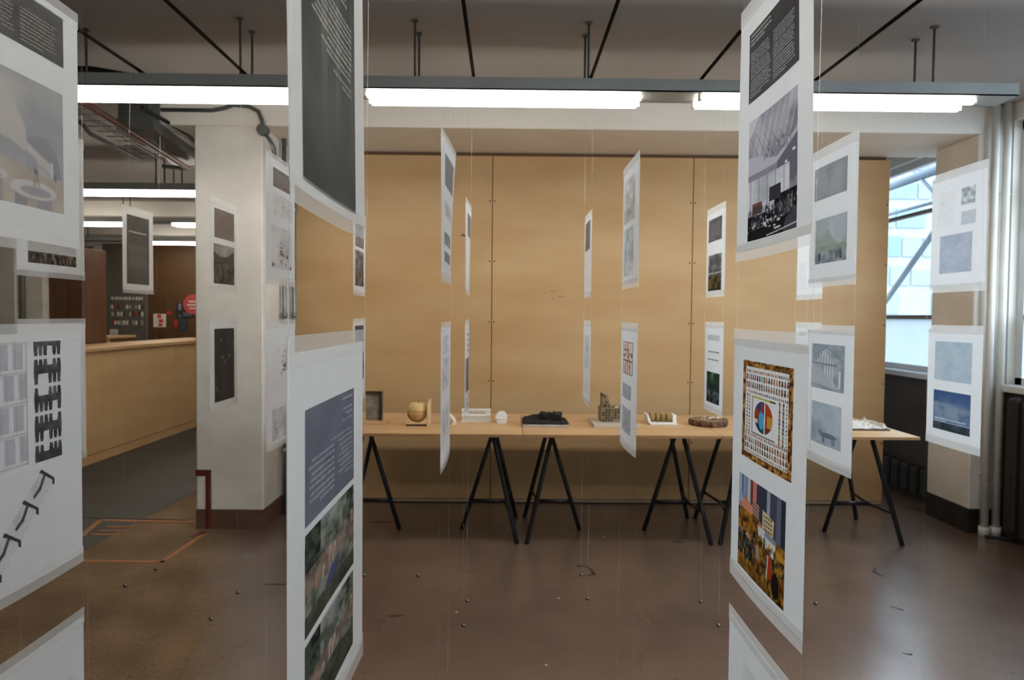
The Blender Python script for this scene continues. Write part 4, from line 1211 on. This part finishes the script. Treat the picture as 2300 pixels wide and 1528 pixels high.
def c_pipes():
    c = Cv(90, 110, (168, 174, 178))
    c.noise((142, 150, 156), (180, 184, 188), 4, 2)
    c.poly([(0, .45), (.5, .6), (.9, .98), (.3, .9), (0, .9)], (178, 180, 182))
    for i in range(8):
        u = .12 + i * .075; t = .42 - .30 * (1 - abs(i - 3.6) / 4)
        c.rect(u, t, u + .045, .43, (206, 208, 210)); c.line((u, t), (u, .43), .004, (120, 126, 132))
        if i > 3: c.rect(u, .47, u + .045, .58 + .08 * (i - 3), (204, 206, 208)); c.line((u, .47), (u, .58 + .08 * (i - 3)), .004, (120, 126, 132))
    c.rect(.85, .55, .9, .92, (210, 212, 214)); c.line((.0, .42), (.8, .45), .01, (118, 122, 128)); c.line((.02, .3), (.5, .05), .01, (126, 132, 138)); c.line((.5, .05), (.95, .35), .01, (126, 132, 138))
    return c
def c_animal():
    c = Cv(90, 100, (178, 186, 194))
    c.noise((170, 180, 188), (190, 196, 202), 3, 2)
    c.poly([(0, .35), (.18, .5), (.3, .42), (.45, .62), (.6, .66), (0, .8)], (160, 168, 174))
    c.noise((150, 158, 164), (178, 184, 190), 8, 6, .8, mask=(c.V > .68).astype(float))
    c.ell(.58, .75, .28, .065, (118, 126, 134)); c.ell(.34, .70, .07, .05, (126, 132, 140))
    for u in (.42, .46, .74, .79): c.line((u, .78), (u + .01, .92), .014, (112, 118, 126))
    c.line((.08, .62), (.1, .8), .01, (120, 126, 132)); c.line((.12, .66), (.2, .85), .01, (130, 136, 142))
    return c
def c_aurora():
    c = Cv(60, 80, (40, 42, 44))
    c.noise((30, 32, 34), (60, 64, 62), 4, 2)
    c.put(np.exp(-((c.U - .55 + .15 * np.sin(c.V * 7)) / .10) ** 2) * np.clip(1 - c.V * 2, 0, 1), (96, 170, 84), .9)
    c.put(np.exp(-((c.V - .22) / .18) ** 2) * .35, (60, 104, 60))
    blobs(c, 50, 3, (.02, .58, .98, .72), [(170, 176, 172), (120, 124, 120), (80, 84, 82)], .012, .035, .8, .7)
    c.noise((36, 38, 38), (92, 96, 94), 8, 5, .8, mask=(c.V > .72).astype(float))
    return c
def c_clouds():
    c = Cv(90, 100, (70, 94, 134))
    n = vnoise(100, 90, 4, 8)
    c.put(np.clip((n - .30) * 3.5, 0, 1) * np.clip((c.V - .10) * 5, 0, 1), (132, 146, 160), .95)
    c.noise((104, 120, 138), (150, 162, 172), 6, 9, .5, mask=np.clip((c.V - .25) * 4, 0, 1))
    c.noise((76, 98, 136), (62, 86, 126), 4, 3, .7, mask=np.clip((.30 + .15 * c.U - c.V) * 6, 0, 1))
    c.rect(0, .80, 1, 1, (54, 62, 72)); c.noise((44, 50, 58), (78, 86, 94), 6, 5, .8, mask=(c.V > .8).astype(float))
    c.text(.05, .70, .95, .76, 1, (214, 220, 226), .9, 4, 'l', .05, 1); c.line((.02, .79), (.98, .79), .006, (190, 198, 206))
    return c
def c_smear(w, h, a, b, seed):
    c = Cv(w, h, a); c.noise(a, b, 4, seed, 1, .25, .75); return c
def c_brick_plan():
    c = Cv(50, 70, (222, 206, 196))
    K = (122, 70, 56)
    for p, q in [((.02, .01), (.98, .01)), ((.02, .99), (.98, .99)), ((.02, 0), (.02, 1)), ((.98, 0), (.98, 1)), ((.0, .25), (.6, .25)), ((.5, .0), (.5, .36)), ((.6, .2), (.6, .6)), ((.6, .36), (1, .36)), ((0, .58), (1, .58)), ((.35, .58), (.35, 1)), ((.55, .62), (.55, 1)), ((.3, .25), (.3, .45)), ((0, .42), (.35, .42)), ((.75, .58), (.75, .95)), ((.2, .75), (.2, 1))]:
        c.line(p, q, .016, K)
    blobs(c, 8, 3, (.1, .1, .9, .9), [K, (90, 60, 50)], .03, .05)
    return c
def c_hall_dark():
    c = Cv(90, 70, (70, 58, 50))
    c.noise((46, 38, 34), (104, 86, 72), 6, 4)
    c.rect(.12, .5, .9, .86, (112, 92, 74)); c.rect(0, .5, .12, 1, (88, 78, 82)); c.rect(.68, .5, .95, .8, (66, 66, 58))
    blobs(c, 60, 4, (.05, .82, .98, .98), [(54, 48, 44), (150, 138, 124), (84, 76, 66)], .012, .025, .8, 2)
    return c
def c_night():
    c = Cv(70, 110, (62, 58, 56))
    c.noise((54, 52, 52), (72, 68, 66), 3, 2)
    for u, v, s in ((.32, .16, .03), (.38, .40, .025), (.74, .39, .03), (.5, .46, .02)): c.ell(u, v, s, s * .6, (176, 166, 160))
    blobs(c, 18, 3, (.6, .1, .95, .3), [(104, 98, 94)], .01, .03, .6); blobs(c, 10, 5, (.03, .78, .2, .9), [(140, 136, 132)], .008, .02, .7)
    return c
def c_grey_title():
    c = Cv(70, 130, (98, 95, 92))
    c.noise((92, 90, 87), (106, 102, 98), 3, 2)
    c.text(.10, .235, .92, .285, 1, (206, 202, 198), .9, 2, 'l', .02, 1); c.text(.25, .315, .75, .335, 1, (180, 176, 172), .6, 3, 'l', .05, 1)
    c.rect(.08, .43, .9, .56, (112, 108, 104)); c.rect(.08, .59, .9, .78, (112, 108, 104)); c.text(.1, .44, .88, .77, 14, (132, 128, 124), .5, 5)
    return c
def c_valley():
    c = Cv(60, 70, (150, 146, 142))
    c.noise((130, 126, 122), (176, 172, 168), 4, 2)
    c.poly([(0, .2), (.3, .32), (.6, .3), (1, .12), (1, 1), (0, 1)], (84, 76, 70)); c.noise((52, 46, 42), (104, 96, 88), 8, 4, .9, mask=(c.V > .45).astype(float)); c.ell(.55, .55, .15, .1, (120, 114, 108), .5)
    return c
def c_dusk():
    c = Cv(60, 70, (120, 118, 114))
    c.noise((96, 94, 92), (150, 148, 144), 4, 3)
    c.put(np.clip((c.V - .52) * 8, 0, 1), (92, 74, 42)); c.noise((48, 40, 28), (126, 100, 54), 6, 6, .9, mask=(c.V > .6).astype(float)); c.rect(0, .5, 1, .535, (196, 190, 178)); blobs(c, 14, 3, (.1, .42, .9, .5), [(84, 80, 76)], .02, .04)
    c.put(np.clip((c.V - .9) * 9, 0, 1), (30, 26, 22)); return c
def c_bars(rows, seed):
    c = Cv(50, 8 * rows, P_); c.text(.02, .1, .98, 1, rows, (104, 100, 104), .9, seed, 'l', .05, 1); return c
def c_grid_box():
    c = Cv(50, 24, (204, 202, 204))
    for i in range(5): c.line((.05 + i * .22, .05), (.05 + i * .22, .95), .03, (160, 158, 162))
    for j in range(3): c.line((.02, .1 + j * .4), (.98, .1 + j * .4), .03, (160, 158, 162))
    return c

# ------------------------------------------------------------------ hung sheets
STRIP = 0.030
def sheet(X, Dl, Dr, zt, zb, side, label, prints, bulge=0.004, tilt=0.0, tone=None, curl=0.0):
    """A paper sheet in a plane along the depth; u runs left to right and v top to bottom as the printed face is seen."""
    t = thing('exhibition_sheet', (X, (Dl + Dr) / 2, zb), label, 'hung sheet', 'printed sheets hung on nylon lines')
    hgt = zt - zb
    def pt(u, v, off=0.0):
        x = X + side * (off + bulge * math.sin(math.pi * u) * (.4 + .6 * v) + curl * (1 - v) ** 2 * (u - .2) + tilt * (v - .5))
        return (x, Dl + (Dr - Dl) * u, zt - hgt * v)
    def slab(name, u0, u1, v0, v1, o0, o1, nu, nv, m):
        b = MB()
        A = [[pt(u0 + (u1 - u0) * i / nu, v0 + (v1 - v0) * j / nv, o1) for i in range(nu + 1)] for j in range(nv + 1)]
        B = [[pt(u0 + (u1 - u0) * i / nu, v0 + (v1 - v0) * j / nv, o0) for i in range(nu + 1)] for j in range(nv + 1)]
        n = nu + 1
        vs = [p for r in A for p in r] + [p for r in B for p in r]
        q = n * (nv + 1)
        fs = []
        for j in range(nv):
            for i in range(nu):
                f = (j * n + i, (j + 1) * n + i, (j + 1) * n + i + 1, j * n + i + 1)
                fs.append(f); fs.append(tuple(k + q for k in f[::-1]))
        rim = [i for i in range(n)] + [(j + 1) * n - 1 for j in range(1, nv + 1)] + [nv * n + i for i in range(nu - 1, -1, -1)] + [j * n for j in range(nv - 1, 0, -1)]
        for a, c in zip(rim, rim[1:] + rim[:1]):
            fs.append((a, c, c + q, a + q))
        b.add(vs, fs, False)
        return b.build(name, m, t)
    sv = STRIP / hgt
    slab('paper', 0.004, 0.996, sv * .55, 1 - sv * .55, -0.0002, 0.0002, 10, 14, M['paper'])
    slab('hanging_strip', 0, 1, 0, sv, 0.0004, 0.0011, 8, 1, M['strip'])
    slab('hanging_strip', 0, 1, 1 - sv, 1, 0.0004, 0.0011, 8, 1, M['strip'])
    for (u0, v0, u1, v1, cv) in prints:
        w, h = cv.w, cv.h
        us = u0 + (u1 - u0) * (np.arange(w) / (w - 1)); vv = v0 + (v1 - v0) * (np.arange(h) / (h - 1))
        U, V = np.meshgrid(us, vv)
        x = X + side * (0.0007 + bulge * np.sin(np.pi * U) * (.4 + .6 * V) + curl * (1 - V) ** 2 * (U - .2) + tilt * (V - .5))
        co = np.stack([x, Dl + (Dr - Dl) * U, zt - hgt * V], -1).reshape(-1, 3) - ORG[t]
        me = bpy.data.meshes.new('print')
        idx = np.arange(w * h).reshape(h, w)
        quads = np.stack([idx[:-1, :-1], idx[1:, :-1], idx[1:, 1:], idx[:-1, 1:]], -1).reshape(-1, 4)
        nf = len(quads)
        me.vertices.add(w * h); me.vertices.foreach_set('co', co.ravel())
        me.loops.add(nf * 4); me.loops.foreach_set('vertex_index', quads.ravel().astype(np.int32))
        me.polygons.add(nf); me.polygons.foreach_set('loop_start', np.arange(0, nf * 4, 4, dtype=np.int32)); me.polygons.foreach_set('loop_total', np.full(nf, 4, dtype=np.int32))
        me.update(calc_edges=True)
        at = me.color_attributes.new('ink', 'FLOAT_COLOR', 'POINT')
        s = np.clip(cv.a.reshape(-1, 3) / 255.0, 0, 1)
        l = np.where(s <= 0.04045, s / 12.92, ((s + 0.055) / 1.055) ** 2.4)
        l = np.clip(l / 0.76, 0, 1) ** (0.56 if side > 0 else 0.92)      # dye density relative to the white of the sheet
        at.data.foreach_set('color', np.concatenate([l, np.ones((len(l), 1))], 1).ravel().astype(np.float32))
        me.materials.append(M['ink'])
        o = bpy.data.objects.new('print', me); COL.objects.link(o); o.parent = t; ORG[o] = ORG[t]
    return t

UP = (2.112, 1.662); LO = (1.540, 1.088)
COLS = dict(  # X, depth of the left edge, depth of the right edge, printed side
    A1=(-.800, .947, 1.244, 1), A2=(-.810, 2.225, 2.528, 1), A3=(-.800, 3.440, 3.732, 1), L=(-.197, .590, .905, 1), B2=(-.193, 1.942, 2.262, 1), B3=(-.193, 3.075, 3.395, 1),
    R=(.420, 1.209, .909, -1), C2=(.436, 2.492, 2.187, -1), C3=(.434, 3.700, 3.392, -1), D2=(1.021, 2.226, 1.923, -1), D3=(1.030, 3.405, 3.115, -1), E2=(1.640, 2.546, 2.250, -1), E3=(1.630, 3.700, 3.395, -1),
    F2=(-1.363, 1.846, 2.143, 1), F3=(-1.400, 3.119, 3.432, 1), G=(-1.956, 3.376, 3.669, 1))
def S_(k, tier, label, prints, **kw):
    X, dl, dr, sd = COLS[k]
    z = {'u': UP, 'l': LO, 't': (1.0 if k == 'A1' else 1.03, .55 if k == 'A1' else .58)}[tier]
    return sheet(X, dl, dr, z[0], z[1], sd, label, prints, **kw)

S_('R', 'u', 'big hung sheet with dark text block over a black and white crowd photo', [(.152, .131, .835, .397, c_dark_text(130, 110, (78, 74, 72), rows=17, seed=3)), (.165, .470, .818, .930, c_truss_hall())], bulge=-.006, curl=.010)
S_('R', 'l', 'big hung sheet with ornate brown ornament print over a colourful market painting', [(.180, .117, .855, .488, c_ornate()), (.150, .560, .806, .923, c_market())], bulge=.005)
S_('R', 't', 'mostly blank hung sheet at the bottom right edge of the frame', [(.25, .15, .75, .6, c_sketch(60, 80, 9, (206, 206, 208), (150, 152, 158), n=18, fill=.6))])
S_('L', 'u', 'big hung sheet with a full grey print, white title and paragraphs', [(.150, .08, .847, .939, c_grey_forest())], bulge=-.005, tilt=.006)
S_('L', 'l', 'big hung sheet with blue-grey text block above two garden paintings', [(.177, .165, .832, .425, c_blue_text()), (.177, .442, .832, .672, c_garden(130, 110, 1)), (.177, .690, .826, .905, c_garden(130, 110, 22, False))], bulge=-.002)
S_('A1', 'u', 'left edge sheet with dark text block over a pale hall interior rendering', [(.13, .061, .858, .256, c_dark_text(130, 80, (96, 94, 90), (176, 174, 170), 7, rows=9)), (.13, .364, .845, .837, c_white_hall())])
S_('A1', 'l', 'left edge sheet with pale plan drawing and black comb-shaped figure', [(.08, .065, .517, .522, c_plan()), (.571, .068, .802, .524, c_teeth()), (.16, .545, .73, .95, c_chain())])
S_('A1', 't', 'mostly blank hung sheet in the bottom left corner', [(.45, .25, .9, .7, c_sketch(50, 60, 4, (208, 208, 210), (140, 142, 146), n=10, fill=.5))])
S_('F2', 'u', 'sheet behind the left edge posters showing a dark wide hall photo', [(.143, .45, .848, .913, c_hall_dark())])
S_('F2', 'l', 'plain pale sheet almost hidden behind the comb figure sheet', [(.3, .3, .7, .6, c_sketch(40, 40, 3, (200, 198, 198), n=8))])
S_('A2', 'u', 'sheet against the white column with tower sketches and small dark text block', [(.22, .099, .83, .245, c_dark_text(60, 40, (122, 112, 108), (176, 170, 166), 5, 1, 5, 2)), (.22, .29, .90, .465, c_sketch(60, 44, 2, (190, 188, 188), (112, 106, 104), n=20)), (.153, .545, .851, .870, c_tower_sketch())])
S_('A2', 'l', 'sheet beside the white column with scattered black fragments', [(.199, .20, .863, .56, c_fragments()), (.168, .69, .861, .94, c_sketch(60, 50, 6, (176, 174, 174), (104, 96, 98), n=26))])
S_('A3', 'u', 'narrow sheet with a dark photo peeping out behind the grey title poster', [(.15, .1, .84, .42, c_dark_text(40, 40, (110, 102, 98), seed=9)), (.13, .463, .837, .884, c_photo(50, 60, (150, 142, 136), (80, 72, 66), 5, (60, 52, 46)))])
S_('A3', 'l', 'narrow sheet with a dark grey photo peeping out behind the garden poster', [(.14, .085, .853, .743, c_photo(50, 80, (80, 74, 72), (120, 116, 112), 7, (50, 46, 44)))])
S_('B2', 'u', 'steeply angled sheet left of centre with grey block and three small sketches', [(.226, .128, .897, .344, c_smear(40, 60, (134, 132, 134), (148, 146, 148), 2)), (.24, .455, .83, .543, c_sketch(40, 40, 4, (176, 174, 174), (110, 108, 108), n=30)), (.205, .658, .799, .743, c_smear(30, 30, (150, 146, 146), (162, 158, 158), 3)), (.21, .789, .809, .858, c_smear(30, 30, (138, 134, 134), (150, 146, 146), 4))], curl=.02)
S_('B2', 'l', 'steeply angled sheet left of centre with soft grey pencil drawings', [(.113, .089, .787, .22, c_sketch(40, 40, 11, (190, 190, 194), n=10)), (.113, .25, .787, .47, c_sketch(40, 60, 12, (188, 182, 186), (140, 134, 140), n=22)), (.06, .587, .82, .838, c_sketch(40, 60, 13, (200, 202, 204), (120, 118, 122), n=26))])
S_('B3', 'u', 'thinnest edge-on sheet left of centre with one dark block near its top', [(.30, .125, .92, .372, c_smear(30, 50, (120, 114, 116), (136, 130, 132), 2))], curl=.01)
S_('B3', 'l', 'thinnest edge-on sheet left of centre with purple-grey print and dark headings', [(.4, .128, .85, .385, c_bars(4, 2)), (.12, .413, .85, .78, c_smear(30, 60, (112, 106, 114), (140, 134, 140), 3)), (.13, .81, .7, .95, c_sketch(30, 30, 5))])
S_('C2', 'u', 'steeply angled sheet right of centre with brown and green-grey watercolours', [(.11, .13, .778, .476, c_sketch(50, 70, 21, (178, 168, 158), (120, 104, 92), n=14)), (.154, .522, .746, .896, c_sketch(50, 70, 23, (176, 180, 176), (84, 92, 88), n=24))])
S_('C2', 'l', 'steeply angled sheet right of centre with brown floor plan and two grey prints', [(.196, .152, .805, .406, c_brick_plan()), (.204, .487, .748, .600, c_sketch(50, 40, 24, (160, 160, 164), (110, 110, 116), (196, 196, 200), 12)), (.194, .671, .751, .866, c_sketch(50, 60, 25, (164, 164, 168), (116, 116, 120), (196, 196, 200), 14))], bulge=.008)
S_('C3', 'u', 'thin edge-on sheet right of centre with brown-grey block and faint marks', [(.146, .097, .812, .439, c_smear(30, 60, (132, 124, 122), (146, 138, 136), 4)), (.2, .455, .85, .858, c_sketch(40, 70, 31, (220, 216, 218), (160, 154, 164), n=16, fill=.4))])
S_('C3', 'l', 'thin edge-on sheet right of centre with pale blue-grey print', [(.25, .175, .83, .567, c_sketch(40, 70, 33, (184, 188, 190), (150, 154, 164), n=14)), (.28, .68, .81, .88, c_sketch(30, 40, 34, (214, 214, 218), (110, 110, 116), n=6, fill=.4))])
S_('D3', 'u', 'small far sheet with dark text block above a dusk field photo', [(.116, .131, .833, .382, c_dark_text(60, 50, (104, 98, 96), (156, 150, 148), 8, 1, 7, 2)), (.140, .53, .850, .927, c_dusk())])
S_('D3', 'l', 'small far sheet with a green aurora photo under two headings', [(.154, .147, .814, .207, c_grid_box()), (.19, .325, .83, .365, c_bars(1, 3)), (.19, .41, .83, .45, c_bars(1, 4)), (.152, .556, .851, .895, c_aurora())])
S_('D2', 'u', 'sheet right of the crowd photo poster with grey text block and alpine picture', [(.107, .134, .803, .369, c_dark_text(100, 80, (152, 152, 154), (178, 178, 180), 12, 2, 12, 2)), (.145, .51, .822, .830, c_alps())])
S_('D2', 'l', 'sheet beside the market poster with a pipe drawing and a grey animal drawing', [(.124, .136, .832, .456, c_pipes()), (.154, .553, .801, .850, c_animal())])
S_('E2', 'u', 'sheet nearest the windows with small boxes above a grey swirl drawing', [(.569, .171, .805, .308, c_photo(40, 40, (196, 200, 202), (170, 176, 178), 3)), (.575, .36, .823, .468, c_smear(40, 30, (190, 192, 196), (200, 202, 206), 8)), (.122, .163, .460, .464, c_sketch(40, 60, 41, (216, 217, 220), (184, 188, 194), n=14, fill=.3)), (.189, .529, .776, .843, c_sketch(70, 70, 42, (168, 174, 184), (140, 146, 156), (186, 190, 198), 14))])
S_('E2', 'l', 'sheet nearest the windows with a pale sky print over a dark blue cloud print', [(.150, .135, .828, .458, c_smear(70, 70, (168, 182, 192), (188, 196, 202), 6)), (.146, .543, .828, .869, c_clouds())])
S_('E3', 'u', 'far pale sheet half hidden behind the alpine picture sheet', [(.122, .535, .412, .872, c_sketch(40, 60, 51, (214, 214, 218), (176, 176, 182), n=10, fill=.4))])
S_('E3', 'l', 'far pale sheet half hidden behind the pipe drawing sheet', [(.147, .116, .418, .166, c_smear(20, 16, (176, 176, 182), (190, 190, 194), 3))])
S_('F3', 'u', 'sheet in front of the white column with brown text block and misty valley photo', [(.16, .102, .897, .415, c_dark_text(60, 50, (124, 112, 104), (110, 98, 92), 14, 1, 8, 1)), (.13, .480, .890, .905, c_valley())])
S_('F3', 'l', 'sheet in front of the white column with one tall black print', [(.143, .119, .875, .905, c_night())])
S_('G', 'u', 'far left hung sheet with dark grey title print before the counter room', [(.147, .096, .867, .891, c_grey_title())], bulge=-.008)

# ------------------------------------------------------------------ nylon lines with steel ball weights
ball_me = None
BALLZ = dict(B3=(.097, .073), C3=(.090, .093), D3=(.083, .070), E3=(.068, .07), A3=(.07, .07), F3=(.100, .095), G=(.151, .124))
NAMES = dict(A1='left edge sheets', A2='tower sketch sheets', A3='narrow sheets behind the grey title poster', L='grey title and garden posters', B2='soft pencil drawing sheets', B3='purple-grey edge-on sheets', R='crowd photo and market posters',
             C2='watercolour and floor plan sheets', C3='pale blue-grey edge-on sheets', D2='alpine and pipe drawing sheets', D3='dusk and aurora sheets', E2='cloud print sheets', E3='half hidden pale sheets', F2='hall photo sheet', F3='black print sheets', G='dark grey title sheet')
for k, (X, dl, dr, sd) in COLS.items():
    for j, D in enumerate(sorted((dl, dr))):
        zb = BALLZ.get(k, (.09, .09))[j]
        row = {'L': 'B', 'R': 'C'}.get(k, k[0])
        t = thing('hanging_line', (X, D, zb - .0105), 'weighted clear line at the %s edge of the %s' % (('near', 'far')[j], NAMES[k]), 'line', 'weighted nylon lines')
        e = -.001 if j == 0 else .001
        MB().tube([(X - sd * .0016, D + e, zb + .008), (X - sd * .0016, D + e, 1.1), (RODX[row] - sd * 0, D + e, rod_z(D) - .006)], .00042, 6).build('nylon_strand', M['line'], t)
        if ball_me is None:
            b = MB().ball((X, D, zb), .0105, 20).build('steel_ball', M['steel'], t)
            ball_me = b.data
            bpy.data.objects.remove(b)
            sh = np.array((X, D, zb)) - ORG[t]
        o = bpy.data.objects.new('steel_ball', ball_me); COL.objects.link(o); o.parent = t
tag(MB().ball((-.515, 3.89, .0105), .0105, 16).build('steel_ball', M['steel']), 'lone dark steel ball on the floor left of the edge-on sheets', 'ball')
